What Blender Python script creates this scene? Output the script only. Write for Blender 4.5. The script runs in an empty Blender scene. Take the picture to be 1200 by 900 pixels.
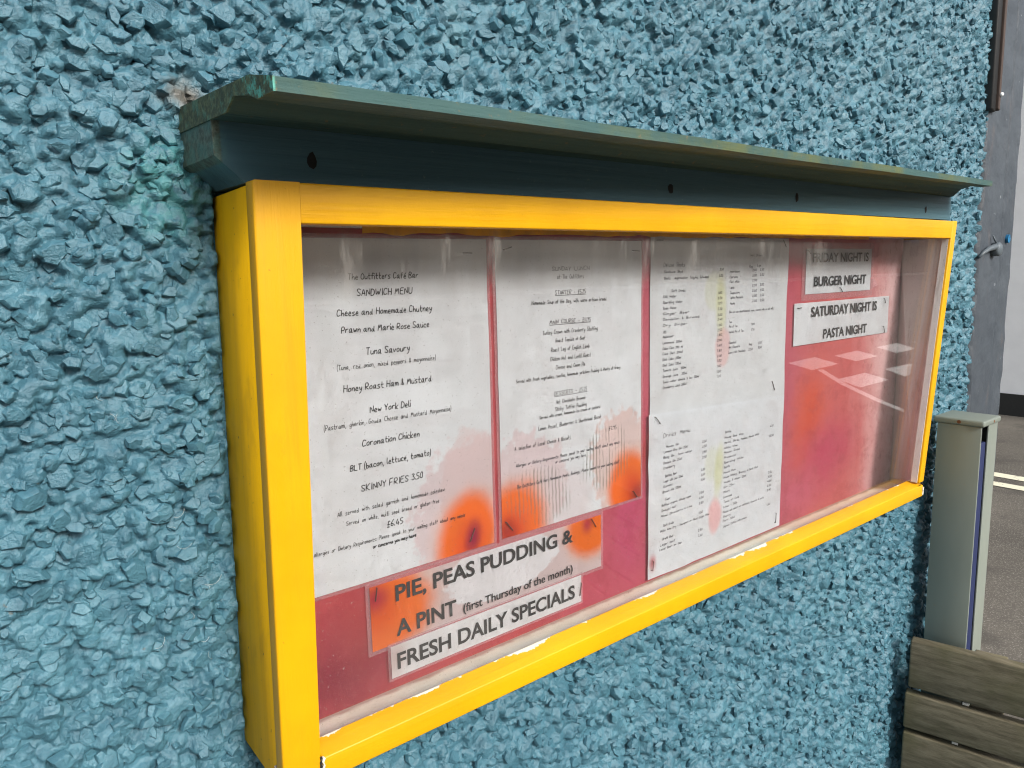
import bpy, bmesh, math, random
import numpy as np
from mathutils import Vector, Matrix, noise
random.seed(7); rng = np.random.default_rng(11)
SC = bpy.context.scene; COL = SC.collection
D2R = math.radians

# ---------------------------------------------------------------- camera
cam_d = bpy.data.cameras.new('camera'); cam = bpy.data.objects.new('camera', cam_d); COL.objects.link(cam)
SC.camera = cam
cam_d.sensor_width = 36.0; cam_d.lens = 871.8*36/1200; cam_d.clip_start = 0.02; cam_d.clip_end = 600
yaw, pitch, roll = 0.6808, -0.1507, -0.0234
fw = Vector((math.sin(yaw)*math.cos(pitch), math.cos(yaw)*math.cos(pitch), math.sin(pitch)))
ri = Vector((math.cos(yaw), -math.sin(yaw), 0)); up = ri.cross(fw)
r2 = ri*math.cos(roll)+up*math.sin(roll); u2 = -ri*math.sin(roll)+up*math.cos(roll)
M = Matrix((r2, u2, -fw)).transposed().to_4x4(); M.translation = Vector((-0.4405, -0.5673, -0.0295))
cam.matrix_world = M

# ---------------------------------------------------------------- sky, sun, exposure (bright overcast)
SUN_EL, SUN_AZ = D2R(31), D2R(178)       # azimuth from +Y towards +X
w = bpy.data.worlds.new('World'); SC.world = w; w.use_nodes = True
nt = w.node_tree; bg = nt.nodes['Background']
sky = nt.nodes.new('ShaderNodeTexSky'); sky.sky_type = 'NISHITA'; sky.sun_disc = False
sky.sun_elevation = SUN_EL; sky.sun_rotation = SUN_AZ; sky.air_density = 1.0; sky.dust_density = 3.0
hs = nt.nodes.new('ShaderNodeHueSaturation'); hs.inputs['Saturation'].default_value = 0.38
nt.links.new(sky.outputs[0], hs.inputs['Color']); nt.links.new(hs.outputs[0], bg.inputs[0])
bg.inputs[1].default_value = 0.108
sd = bpy.data.lights.new('sun', 'SUN'); sd.energy = 1.8; sd.angle = D2R(15); sd.color = (1, 0.97, 0.92)
sun = bpy.data.objects.new('sun', sd); COL.objects.link(sun)
sv = Vector((math.sin(SUN_AZ)*math.cos(SUN_EL), math.cos(SUN_AZ)*math.cos(SUN_EL), math.sin(SUN_EL)))
sun.rotation_euler = sv.to_track_quat('Z', 'Y').to_euler(); sun.location = (0, -3, 6)
SC.view_settings.view_transform = 'Standard'; SC.view_settings.look = 'None'
SC.view_settings.exposure = 1.12; SC.view_settings.gamma = 1.0
try:
    SC.cycles.max_bounces = 8; SC.cycles.transparent_max_bounces = 16; SC.cycles.use_denoising = True; SC.cycles.denoiser = 'OPENIMAGEDENOISE'; SC.cycles.denoising_prefilter = 'ACCURATE'; SC.cycles.denoising_input_passes = 'RGB_ALBEDO_NORMAL'; SC.cycles.filter_width = 1.1; SC.cycles.use_adaptive_sampling = False; SC.cycles.sample_clamp_indirect = 4
except Exception: pass

# ---------------------------------------------------------------- helpers
def tag(o, label=None, cat=None, group=None, kind=None):
    if label: o['label'] = label
    if cat: o['category'] = cat
    if group: o['group'] = group
    if kind: o['kind'] = kind
    return o
def link(name, me, mat=None, parent=None):
    o = bpy.data.objects.new(name, me); COL.objects.link(o)
    if mat and me is not None and len(me.materials) == 0: me.materials.append(mat)
    if parent:
        o.parent = parent; o.matrix_parent_inverse = Matrix.Translation(parent.location).inverted()
    return o
def empty(name, loc):
    o = bpy.data.objects.new(name, None); o.empty_display_size = .05; o.location = loc; COL.objects.link(o); return o
def pydata(name, v, f, smooth=False):
    me = bpy.data.meshes.new(name); me.from_pydata(v, [], f); me.update()
    if smooth: me.polygons.foreach_set('use_smooth', [True]*len(me.polygons))
    return me
def finish(bm, name, smooth=False):
    me = bpy.data.meshes.new(name); bmesh.ops.recalc_face_normals(bm, faces=bm.faces); bm.to_mesh(me); bm.free()
    if smooth: me.polygons.foreach_set('use_smooth', [True]*len(me.polygons))
    return me
def hexa(name, c, bev=.0, seg=2, bm=None, skip=None):
    """8 corners: bottom (4, ccw) then top (4); bevelled solid"""
    own = bm is None
    if own: bm = bmesh.new()
    vs = [bm.verts.new(p) for p in c]
    fs = [bm.faces.new([vs[i] for i in q]) for q in ((0,3,2,1),(4,5,6,7),(0,1,5,4),(1,2,6,5),(2,3,7,6),(3,0,4,7))]
    bmesh.ops.recalc_face_normals(bm, faces=fs)
    if bev > 0:
        es = [e for e in {e for f in fs for e in f.edges} if not (skip and skip((e.verts[0].co+e.verts[1].co)/2))]
        bmesh.ops.bevel(bm, geom=es, offset=bev, segments=seg, affect='EDGES', profile=.5)
    if own:
        me = finish(bm, name); 
        if bev > 0: me.polygons.foreach_set('use_smooth', [True]*len(me.polygons)); me.set_sharp_from_angle(angle=D2R(50)) if hasattr(me, 'set_sharp_from_angle') else None
        return me
def boxc(x0, x1, y0, y1, z0, z1):
    return [(x0,y0,z0),(x1,y0,z0),(x1,y1,z0),(x0,y1,z0),(x0,y0,z1),(x1,y0,z1),(x1,y1,z1),(x0,y1,z1)]
def box(name, x0, x1, y0, y1, z0, z1, mat, parent, bev=0.0, seg=2):
    return link(name, hexa(name, boxc(x0,x1,y0,y1,z0,z1), bev, seg), mat, parent)
def tube_bm(bm, pts, rad, n=10, caps=True):
    rings = []
    for i, p in enumerate(pts):
        p = Vector(p); a = Vector(pts[max(i-1,0)]); b = Vector(pts[min(i+1,len(pts)-1)])
        t = (b-a).normalized(); s = t.cross(Vector((0,0,1)))
        if s.length < .1: s = t.cross(Vector((1,0,0)))
        s.normalize(); q = t.cross(s); r = rad[i] if isinstance(rad, (list, tuple)) else rad
        rings.append([bm.verts.new(p+(s*math.cos(k*2*math.pi/n)+q*math.sin(k*2*math.pi/n))*r) for k in range(n)])
    for A, B in zip(rings, rings[1:]):
        for k in range(n): bm.faces.new((A[k], A[(k+1)%n], B[(k+1)%n], B[k]))
    if caps: bm.faces.new(rings[0][::-1]); bm.faces.new(rings[-1])

# ---------------------------------------------------------------- node helper
class N:
    def __init__(s, name):
        s.m = bpy.data.materials.new(name); s.m.use_nodes = True; s.t = s.m.node_tree
        s.b = s.t.nodes['Principled BSDF']; s.out = s.t.nodes['Material Output']
        s.P = s.t.nodes.new('ShaderNodeTexCoord').outputs['Object']
    def n(s, typ, **k):
        x = s.t.nodes.new(typ)
        for a, b in k.items(): setattr(x, a, b)
        return x
    def put(s, sock, v):
        if isinstance(v, bpy.types.NodeSocket): s.t.links.new(v, sock)
        else:
            if isinstance(v, (tuple, list)) and len(v) == 3 and sock.type == 'RGBA': v = (*v, 1)
            sock.default_value = v
    def ma(s, op, a, b=0.0, clamp=False):
        x = s.n('ShaderNodeMath', operation=op, use_clamp=clamp); s.put(x.inputs[0], a); s.put(x.inputs[1], b); return x.outputs[0]
    def vm(s, op, a, b, out=0):
        x = s.n('ShaderNodeVectorMath', operation=op); s.put(x.inputs[0], a); s.put(x.inputs[1], b); return x.outputs[out]
    def mix(s, f, a, b):
        x = s.n('ShaderNodeMix', data_type='RGBA'); s.put(x.inputs[0], f); s.put(x.inputs[6], a); s.put(x.inputs[7], b); return x.outputs[2]
    def ramp(s, v, a, b, lo=0.0, hi=1.0, smooth=True):
        x = s.n('ShaderNodeMapRange', interpolation_type='SMOOTHSTEP' if smooth else 'LINEAR')
        s.put(x.inputs[0], v); x.inputs[1].default_value = a; x.inputs[2].default_value = b
        x.inputs[3].default_value = lo; x.inputs[4].default_value = hi; return x.outputs[0]
    def noise(s, scale, detail=4, rough=.55, stretch=(1,1,1), off=(0,0,0), src=None, color=False):
        v = s.vm('MULTIPLY', s.P if src is None else src, stretch); v = s.vm('ADD', v, off)
        x = s.n('ShaderNodeTexNoise'); s.put(x.inputs['Vector'], v); x.inputs['Scale'].default_value = scale
        x.inputs['Detail'].default_value = detail; x.inputs['Roughness'].default_value = rough
        return x.outputs[1 if color else 0]
    def blob(s, cx, cz, rx, rz, rot=0, edge=.6, na=.25, ns=40, off=0.0, cy=None, ry=None):
        """soft round mask: 1 inside, 0 outside, ragged by noise"""
        c, k = math.cos(rot), math.sin(rot)
        d = s.vm('SUBTRACT', s.P, (cx, cy or 0, cz))
        a = s.vm('DOT_PRODUCT', d, (c/rx, 0, k/rx), 1); b = s.vm('DOT_PRODUCT', d, (-k/rz, 0, c/rz), 1)
        r = s.ma('ADD', s.ma('MULTIPLY', a, a), s.ma('MULTIPLY', b, b))
        if ry:
            e = s.vm('DOT_PRODUCT', d, (0, 1/ry, 0), 1); r = s.ma('ADD', r, s.ma('MULTIPLY', e, e))
        r = s.ma('SQRT', r)
        if na: r = s.ma('ADD', r, s.ma('MULTIPLY', s.ma('SUBTRACT', s.noise(ns, 5, .6, off=(off, off, 0)), .5), na*2))
        return s.ramp(r, 1.0, 1.0-edge)
    def bump(s, h, strength=.3, dist=.001, prev=None):
        x = s.n('ShaderNodeBump'); x.inputs['Strength'].default_value = strength; x.inputs['Distance'].default_value = dist
        s.put(x.inputs['Height'], h)
        if prev is not None: s.put(x.inputs['Normal'], prev)
        return x.outputs[0]
    def end(s, col, rough=.6, nrm=None, spec=.5, metal=0.0, coat=0.0):
        s.put(s.b.inputs['Base Color'], col); s.put(s.b.inputs['Roughness'], rough)
        s.b.inputs['Specular IOR Level'].default_value = spec; s.b.inputs['Metallic'].default_value = metal
        s.b.inputs['Coat Weight'].default_value = coat
        if nrm is not None: s.put(s.b.inputs['Normal'], nrm)
        return s.m
    def sep(s):
        x = s.n('ShaderNodeSeparateXYZ'); s.put(x.inputs[0], s.P); return x.outputs

# ---------------------------------------------------------------- materials
def m_wallpaint():
    n = N('blue_masonry_paint')
    n.P = n.n('ShaderNodeNewGeometry').outputs['Position']
    big = n.noise(5, 5, .6); mid = n.noise(45, 4, .6, off=(3,1,2))
    c = n.mix(n.ramp(big, .3, .7), (.052,.150,.200), (.069,.186,.238))
    c = n.mix(n.ramp(mid, .35, .75), c, (.036,.110,.150))
    # grime collected in patches, brown moss by the hood end, turquoise overspray round the hood
    c = n.mix(n.ma('MULTIPLY', n.ramp(n.noise(14, 6, .7, off=(9,0,4)), .58, .75), .35), c, (.04,.09,.105))
    g = n.blob(-.285, .035, .06, .055, .5, .9, .55, 55)
    g = n.ma('MULTIPLY', g, n.ramp(n.noise(75, 4, .7, off=(4,1,4)), .38, .55)); c = n.mix(n.ma('MULTIPLY', g, .42), c, (.04,.24,.21))
    g2 = n.blob(-.272, .098, .022, .018, 0, .9, .5, 90, 4)
    c = n.mix(n.ma('MULTIPLY', g2, .8), c, (.13,.10,.07))
    fine = n.noise(900, 3, .6); f2 = n.noise(260, 4, .6, off=(5,5,5))
    nr = n.bump(f2, .8, .0026); nr = n.bump(fine, .5, .0008, nr)
    c = n.mix(n.ma('MULTIPLY', n.ramp(n.noise(60, 3, .6, off=(7,7,1)), .72, .76), .6), c, (.10,.085,.06))
    c = n.mix(n.ma('MULTIPLY', n.ramp(n.noise(9, 5, .65, stretch=(2.2,1,.25), off=(1,0,2)), .56, .72), .3), c, (.12,.24,.27))
    return n.end(c, n.ramp(mid, 0, 1, .30, .52), nr, .6)
def m_yellow(vert=False):
    n = N('yellow_gloss_paint' + ('_upright' if vert else ''))
    c = n.mix(n.ramp(n.noise(9, 4, .6), .3, .7), (.68,.345,.001), (.60,.295,.001))
    grain = n.noise(110, 6, .65, stretch=(1,1,.04) if vert else (.04,1,1)); grain2 = n.noise(40, 4, .6, stretch=(1,1,.08) if vert else (.08,1,1), off=(2,2,2))
    c = n.mix(n.ma('MULTIPLY', n.ramp(grain, .55, .75), .35), c, (.52,.24,.002))
    c = n.mix(n.ma('MULTIPLY', n.ramp(n.noise(26, 6, .7, off=(1,7,3)), .60, .78), .35), c, (.42,.25,.02))
    sp = n.ramp(n.noise(330, 2, .5, off=(4,4,4)), .73, .77)
    c = n.mix(n.ma('MULTIPLY', sp, .5), c, (.22,.13,.02))
    nr = n.bump(grain, .4, .0016); nr = n.bump(grain2, .3, .0014, nr); nr = n.bump(n.noise(420, 2), .15, .0005, nr)
    return n.end(c, n.ramp(grain, 0, 1, .34, .52), nr, .32)
def m_yellow_worn():
    """bottom rail: old white undercoat showing along its upper inner edge"""
    m = m_yellow().copy(); m.name = 'yellow_gloss_paint_worn'
    t = m.node_tree; b = t.nodes['Principled BSDF']; src = b.inputs['Base Color'].links[0].from_socket
    n = N.__new__(N); n.m = m; n.t = t; n.b = b; n.P = [x for x in t.nodes if x.type == 'TEX_COORD'][0].outputs['Object']
    X, Y, Z = n.sep()
    ed = n.ramp(n.ma('ADD', Y, n.ma('MULTIPLY', n.ma('SUBTRACT', n.noise(22, 6, .7, stretch=(1,.3,1)), .5), .040)), -.0585, -.0578)
    zt = n.ramp(Z, -.3905, -.3885)
    col = n.mix(n.ma('MULTIPLY', ed, zt), src, (.66,.62,.50))
    t.links.new(col, b.inputs['Base Color']); return m
def m_yellow_side():
    n = N('yellow_paint_dirty_side')
    st = n.noise(70, 6, .65, stretch=(1,1,.04)); st2 = n.noise(30, 5, .6, stretch=(1,1,.5), off=(3,3,3))
    c = n.mix(n.ramp(st, .35, .7), (.78,.42,.001), (.66,.35,.002))
    c = n.mix(n.ma('MULTIPLY', n.ramp(st2, .5, .7), .35), c, (.30,.17,.01))
    c = n.mix(n.ramp(n.noise(260, 2, off=(1,1,6)), .72, .76), c, (.14,.10,.03))
    return n.end(c, .6, n.bump(st, .35, .0012), .15)
def m_wood(name, a, b, dark, rough=.7, sx=(.03,1,1), scale=90, strength=.9):
    n = N(name); g = n.noise(scale, 7, .65, stretch=sx); g2 = n.noise(scale*.3, 5, .6, stretch=sx, off=(4,4,4))
    c = n.mix(n.ramp(g, .3, .7), a, b); c = n.mix(n.ramp(g2, .52, .72), c, dark)
    return n, c, n.bump(g, strength, .0015)
def m_roof(end=False):
    n, c, nr = m_wood('weathered_teal_roof_board' + ('_end' if end else ''), (.025,.070,.068), (.048,.105,.098), (.015,.040,.038))
    al = n.noise(7, 6, .7, off=(2,0,5)); X, Y, Z = n.sep()
    alg = n.ma('MULTIPLY', n.ramp(al, .42, .62), n.ramp(Y, -.085, -.125))
    alg = n.ma('MULTIPLY', alg, n.ramp(X, -.25, .35, .45, 1))
    c = n.mix(n.ma('MULTIPLY', alg, .8), c, (.10,.11,.028))
    c = n.mix(n.ramp(n.noise(120, 4, .7, off=(1,1,1)), .62, .7), c, (.11,.10,.06))
    ends = n.ramp(X, -.2735, -.2750)
    c = n.mix(n.ma('MULTIPLY', ends, .8), c, n.mix(n.ramp(n.noise(260, 5, .7), .4, .65), (.05,.055,.03), (.13,.15,.075)))
    tq = n.ma('MULTIPLY', n.ma('MULTIPLY', ends, n.ramp(n.noise(90, 6, .7, off=(8,3,1)), .50, .60)), n.ramp(Y, -.11, -.135, .25, 1))
    c = n.mix(tq, c, (.10,.34,.28))
    gr = n.noise(180, 4, .7)
    return n.end(c, .7, n.bump(gr, .4, .001, nr), .35)
def m_fascia():
    n, c, nr = m_wood('dark_teal_fascia_paint', (.038,.098,.125), (.048,.118,.148), (.022,.06,.078), strength=.9)
    X, Y, Z = n.sep()
    e = n.ma('MULTIPLY', n.ramp(X, -.262, -.272), n.ramp(n.noise(90, 5, .7), .42, .62))
    c = n.mix(n.ramp(X, -.2685, -.2705), c, n.mix(n.ramp(n.noise(230, 5, .7), .4, .62), (.045,.055,.04), (.10,.125,.095)))
    c = n.mix(n.ma('MULTIPLY', e, .5), c, (.06,.17,.15))
    c = n.mix(n.ramp(n.noise(240, 2, off=(3,1,1)), .70, .74), c, (.10,.17,.17))
    return n.end(c, .55, nr)
def m_interior():
    n = N('weathered_grey_plywood'); X, Y, Z = n.sep()
    g = n.noise(90, 7, .7, stretch=(1,1,.05)); sp = n.noise(520, 3, .6)
    c = n.mix(n.ramp(n.noise(12, 5, .6), .3, .7), (.52,.49,.46), (.60,.57,.54))
    c = n.mix(n.ma('MULTIPLY', n.ramp(g, .52, .70), .5), c, (.24,.19,.17))
    c = n.mix(n.ma('MULTIPLY', n.ramp(sp, .62, .7), .6), c, (.20,.17,.15))
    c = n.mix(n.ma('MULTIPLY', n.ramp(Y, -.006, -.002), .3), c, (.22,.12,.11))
    return n.end(c, .8, n.bump(g, .3, .001))
def m_floorboard():
    n = N('pale_dirty_sill_paint'); X, Y, Z = n.sep(); sp = n.noise(600, 3, .65)
    c = n.mix(n.ramp(n.noise(25, 5, .65), .3, .7), (.58,.60,.56), (.68,.70,.66))
    c = n.mix(n.ma('MULTIPLY', n.ramp(sp, .58, .70), .35), c, (.34,.31,.27))
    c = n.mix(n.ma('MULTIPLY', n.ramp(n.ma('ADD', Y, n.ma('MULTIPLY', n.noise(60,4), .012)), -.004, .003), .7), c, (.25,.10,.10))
    c = n.mix(n.ramp(n.noise(75, 1, .3, off=(5,2,0)), .80, .81), c, (.05,.04,.04))
    return n.end(c, .8, n.bump(sp, .2, .0006))
def m_cloth():
    n = N('faded_red_felt_backing')
    wob = n.vm('ADD', n.P, n.vm('MULTIPLY', n.vm('SUBTRACT', n.noise(14, 5, .65, color=True), (.5,.5,.5)), (.05,0,.05))); P0 = n.P; n.P = wob
    c = n.mix(n.ramp(n.noise(6, 5, .6), .3, .7), (.38,.060,.068), (.31,.040,.050))
    X, Y, Z = n.sep()
    c = n.mix(n.ramp(X, .02, .16), c, (.38,.075,.11))
    c = n.mix(n.blob(-.17, -.37, .12, .07, .2, 1.0, .3, 12), c, (.19,.014,.032))
    c = n.mix(n.ma('MULTIPLY', n.blob(-.165, -.34, .035, .07, .3, 1.0, .3, 20, 2), .5), c, (.30,.05,.045))
    c = n.mix(n.ma('MULTIPLY', n.blob(.19, -.32, .05, .10, 0, 1.0, .3, 14), .8), c, (.40,.06,.14))
    c = n.mix(n.ma('MULTIPLY', n.blob(.215, -.25, .03, .06, 0, 1.0, .3, 14), .8), c, (.30,.025,.02))
    c = n.mix(n.ramp(X, .50, .62), c, (.46,.10,.095))
    c = n.mix(n.ma('MULTIPLY', n.blob(.585, -.245, .075, .11, -.35, 1.0, .35, 13, 1), .9), c, (.50,.055,.012))
    c = n.mix(n.ma('MULTIPLY', n.blob(.645, -.325, .13, .09, .3, 1.0, .3, 11, 3), .9), c, (.40,.045,.095))
    c = n.mix(n.ma('MULTIPLY', n.blob(.56, -.37, .09, .05, 0, 1.0, .3, 11, 3), .6), c, (.46,.11,.17))
    c = n.mix(n.ramp(n.ma('ADD', X, n.ma('MULTIPLY', n.noise(18, 5, .6, stretch=(1,1,.2)), .10)), .74, .93), c, (.66,.50,.49))  # fades greyish pink at the right end, lightened further to offset the corner shade
    n.P = P0
    c = n.mix(1.0, c, c); c = n.vm('MULTIPLY', c, (.80,.72,.74))
    c = n.mix(n.ma('MULTIPLY', n.ramp(n.noise(24, 6, .75, off=(6,0,2)), .48, .62), .28), c, (.20,.02,.03))
    c = n.mix(n.ma('MULTIPLY', n.ramp(n.noise(55, 6, .7, off=(0,0,9)), .5, .7), .25), c, (.25,.05,.06))
    c = n.mix(n.ma('MULTIPLY', n.ramp(n.noise(140, 3, .7, stretch=(1,1,.25)), .63, .7), n.ma('MULTIPLY', n.ramp(X, .66, .8), .55)), c, (.12,.07,.06))
    return n.end(c, .9, n.bump(n.noise(700, 3, .7), .25, .0005), .2)
def m_paper(name, fn=None, tone=(.72,.745,.775)):
    n = N(name)
    c = n.mix(n.ramp(n.noise(30, 5, .6), .35, .7), tone, tuple(v*.94 for v in tone))
    c = n.mix(n.ma('MULTIPLY', n.ramp(n.noise(420, 2, .5), .60, .72), .12), c, (.45,.45,.46))
    X, Y, Z = n.sep()
    # dirt washed down from the top edge by condensation
    k = n.ma('ADD', Z, n.ma('MULTIPLY', n.noise(16, 5, .6, stretch=(3,1,.35)), .07))
    c = n.mix(n.ma('MULTIPLY', n.ramp(k, -.03, .04), .38), c, (.52,.47,.43))
    if fn: c = fn(n, c, X, Z)
    return n.end(c, .6, n.bump(n.noise(24, 4, .5), .25, .003), .3)
OR, MG, WASH, PNK = (.82,.17,.018), (.33,.012,.055), (.68,.575,.60), (.70,.36,.30)
def bloom(n, c, spots):
    for (cx, cz, rx, rz, rot, col, amt, e, na) in spots:
        c = n.mix(n.ma('MULTIPLY', n.blob(cx, cz, rx, rz, rot, e, na, 30, cx*7), amt), c, col)
    return c
def p_s1(n, c, X, Z):
    e = n.ma('ADD', n.blob(-.028, -.262, .080, .082, .45, .14, .40, 70, 1), 0)
    c = n.mix(n.ma('MULTIPLY', e, .8), c, WASH)
    e = n.blob(-.025, -.255, .048, .085, .2, .10, .25, 50, 5)
    c = n.mix(n.ma('MULTIPLY', e, .45), c, (.66,.50,.50))
    return bloom(n, c, [(-.045,-.285,.050,.066,-.30,(.80,.30,.10),.45,.55,.18),(-.042,-.285,.042,.058,-.28,OR,1,.42,.10),(-.040,-.290,.030,.040,-.3,(.72,.08,.012),.9,.9,.2),(-.036,-.284,.014,.026,-.2,MG,1,1,.2)])
def p_s2(n, c, X, Z):
    e = n.blob(.03, -.255, .062, .068, -.55, .14, .40, 75, 1); c = n.mix(n.ma('MULTIPLY', e, .85), c, WASH)
    e = n.blob(.185, -.255, .058, .076, .5, .14, .40, 75, 6); c = n.mix(n.ma('MULTIPLY', e, .85), c, (.70,.55,.53))
    e = n.blob(.095, -.275, .040, .04, 0, .5, .2, 30, 3); c = n.mix(n.ma('MULTIPLY', e, .4), c, WASH)
    c = bloom(n, c, [(.012,-.287,.062,.070,-.45,(.80,.30,.10),.4,.5,.18),(.012,-.290,.054,.062,-.45,OR,1,.42,.10),(.010,-.292,.036,.040,-.45,(.66,.07,.012),.95,.9,.2),(.188,-.277,.050,.060,.1,(.80,.32,.12),.4,.5,.18),(.188,-.279,.042,.052,.1,OR,1,.42,.10),(.195,-.285,.028,.036,.1,(.66,.07,.012),.9,.9,.2),
                     (.006,-.290,.022,.022,0,(.40,.03,.02),.9,1,.2),(.203,-.292,.022,.02,.5,(.36,.03,.03),.9,1,.1)])
    wv = n.n('ShaderNodeTexWave', bands_direction='X'); wv.inputs['Scale'].default_value = 62; wv.inputs['Distortion'].default_value = 1.6
    wv.inputs['Detail'].default_value = 1; n.put(wv.inputs['Vector'], n.P)
    b = n.ma('MULTIPLY', n.ramp(wv.outputs[1], .45, .8), n.ma('MAXIMUM', n.blob(.052,-.262,.048,.036,-.25,.25,.3,45), n.blob(.152,-.238,.045,.040,.35,.25,.35,45,2)))
    return n.mix(n.ma('MULTIPLY', n.ma('MULTIPLY', b, n.ramp(n.noise(70, 5, .7, stretch=(1,1,.3), off=(3,0,0)), .38, .6)), .5), c, (.20,.20,.15))
def p_s3(n, c, X, Z):
    c = n.mix(n.ma('MULTIPLY', n.blob(.359,-.078,.014,.055,0,.6,.15,30), .38), c, (.62,.62,.22))
    c = n.mix(n.ma('MULTIPLY', n.blob(.344,-.06,.022,.028,0,.3,.1,30), .22), c, (.60,.62,.30))
    return n.mix(n.ma('MULTIPLY', n.blob(.364,-.132,.018,.03,0,.35,.2,30), .4), c, (.75,.34,.32))
def p_s4(n, c, X, Z):
    c = n.mix(n.ma('MULTIPLY', n.blob(.358,-.292,.013,.048,-.1,.7,.2,30), .45), c, (.58,.60,.22))
    c = n.mix(n.ma('MULTIPLY', n.blob(.342,-.28,.02,.03,0,.5,.2,30), .22), c, (.58,.62,.30))
    c = n.mix(n.ma('MULTIPLY', n.blob(.350,-.352,.017,.03,0,.5,.2,30), .6), c, (.75,.36,.36))
    return n.mix(n.ma('MULTIPLY', n.blob(.227,-.383,.010,.016,0,1,.2,60), .8), c, (.55,.10,.12))
def p_pie(n, c, X, Z):
    e = n.blob(0, -.325, .075, .03, 0, .08, .3, 50); c = n.mix(n.ma('MULTIPLY', n.ma('SUBTRACT', 1, e), .75), c, (.60,.46,.46))
    return bloom(n, c, [(-.140,-.332,.078,.060,0,(.80,.32,.12),.4,.5,.2),(-.145,-.332,.068,.052,0,OR,1,.42,.14),(-.145,-.325,.040,.036,0,(.70,.09,.012),.8,.9,.2),(.122,-.312,.050,.046,.3,(.80,.32,.12),.4,.5,.2),(.122,-.312,.042,.040,.3,OR,1,.42,.14),
                        (-.146,-.314,.020,.020,0,(.42,.02,.05),.9,1,.1),(.118,-.308,.013,.016,0,(.42,.02,.06),.9,1,.1)])
def p_fresh(n, c, X, Z):
    return n.mix(n.ma('MULTIPLY', n.blob(-.13,-.375,.022,.03,0,1,.2,40), .6), c, (.52,.36,.33))
def m_pouch():
    n = N('laminating_film'); tr = n.n('ShaderNodeBsdfTransparent'); mx = n.n('ShaderNodeMixShader'); mx.inputs[0].default_value = .26
    tr.inputs[0].default_value = (.99,.98,.98,1)
    n.end((.66,.42,.45), .25); n.t.links.new(tr.outputs[0], mx.inputs[1]); n.t.links.new(n.b.outputs[0], mx.inputs[2]); n.t.links.new(mx.outputs[0], n.out.inputs[0]); return n.m
def m_glass():
    n = N('clear_acrylic_glazing')
    tr = n.n('ShaderNodeBsdfTransparent'); tr.inputs[0].default_value = (.985,.985,.98,1)
    gl = n.n('ShaderNodeBsdfGlossy'); gl.inputs['Roughness'].default_value = .012
    geo = n.n('ShaderNodeNewGeometry'); ior = n.ramp(geo.outputs['Backfacing'], 0, 1, 1.52, 1/1.52, smooth=False)
    fr = n.n('ShaderNodeFresnel'); n.put(fr.inputs[0], ior)
    mx = n.n('ShaderNodeMixShader'); n.put(mx.inputs[0], fr.outputs[0]); n.t.links.new(tr.outputs[0], mx.inputs[1]); n.t.links.new(gl.outputs[0], mx.inputs[2])
    X, Y, Z = n.sep()
    # dried runs and haze on the pane
    st = n.ramp(n.noise(26, 8, .7, stretch=(1,1,.16)), .54, .62); top = n.ma('MULTIPLY', n.ramp(X, .42, .58, 1, .12), n.ramp(n.ma('ADD', Z, n.ma('MULTIPLY', n.noise(22, 3, .6, stretch=(1,1,.2), off=(2,2,2)), .07)), -.03, .03))
    st = n.ma('ADD', n.ma('MULTIPLY', n.ma('MULTIPLY', st, top), .11), n.ma('MULTIPLY', top, .03))
    hz = n.ma('MULTIPLY', n.ramp(n.noise(5, 5, .6, off=(1,1,4)), .4, .75), .02)
    cr = n.ma('MULTIPLY', n.ramp(n.noise(120, 4, .7, stretch=(.15,1,1), off=(0,3,0)), .70, .76), .12)
    cr = n.ma('MAXIMUM', cr, n.ma('MULTIPLY', n.ramp(n.noise(520, 2, .5), .70, .74), .25))
    dirt = n.ma('ADD', n.ma('MAXIMUM', st, cr), n.ma('ADD', hz, .003))
    n.end((.55,.52,.48), .6)
    m2 = n.n('ShaderNodeMixShader'); n.put(m2.inputs[0], dirt); n.t.links.new(mx.outputs[0], m2.inputs[1]); n.t.links.new(n.b.outputs[0], m2.inputs[2])
    n.t.links.new(m2.outputs[0], n.out.inputs[0]); return n.m
def flat(name, col, rough=.6, metal=0.0, nv=.1, scale=40, bump=.15, spec=.5, lowc=None):
    n = N(name); g = n.noise(scale, 5, .6)
    c = n.mix(n.ramp(g, .3, .7), col, lowc or tuple(v*(1-nv*2) for v in col))
    return n.end(c, rough, n.bump(n.noise(scale*4, 4, .6), bump, .001), spec, metal)
def m_grey_render():
    n = N('slate_grey_painted_render')
    c = n.mix(n.ramp(n.noise(8, 5, .6), .3, .7), (.038,.048,.060), (.058,.070,.083))
    c = n.mix(n.ma('MULTIPLY', n.ramp(n.noise(30, 6, .7, stretch=(1,1,.2), off=(3,0,0)), .56, .7), .5), c, (.11,.09,.085))
    c = n.mix(n.ramp(n.noise(70, 3, .6, off=(0,0,3)), .70, .74), c, (.22,.24,.26))
    return n.end(c, .55, n.bump(n.noise(26, 6, .65), .6, .006))
def m_tarmac():
    n = N('worn_tarmac')
    a = n.noise(900, 2, .6); c = n.mix(n.ramp(n.noise(1.2, 5, .6), .3, .7), (.085,.075,.062), (.13,.115,.095))
    ve = n.n('ShaderNodeTexVoronoi'); ve.inputs['Scale'].default_value = 75; n.put(ve.inputs['Vector'], n.P)
    c = n.mix(n.ramp(ve.outputs[0], .0, .5), n.mix(.5, c, (.26,.24,.21)), c)
    c = n.mix(n.ramp(n.noise(160, 2, .5), .60, .68), c, (.30,.28,.24))
    c = n.mix(n.ma('MULTIPLY', n.ramp(n.noise(3.5, 6, .7, off=(2,2,2)), .5, .68), .55), c, (.055,.05,.043))
    return n.end(c, .85, n.bump(n.noise(140, 3, .7), .5, .004), .3)
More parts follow.
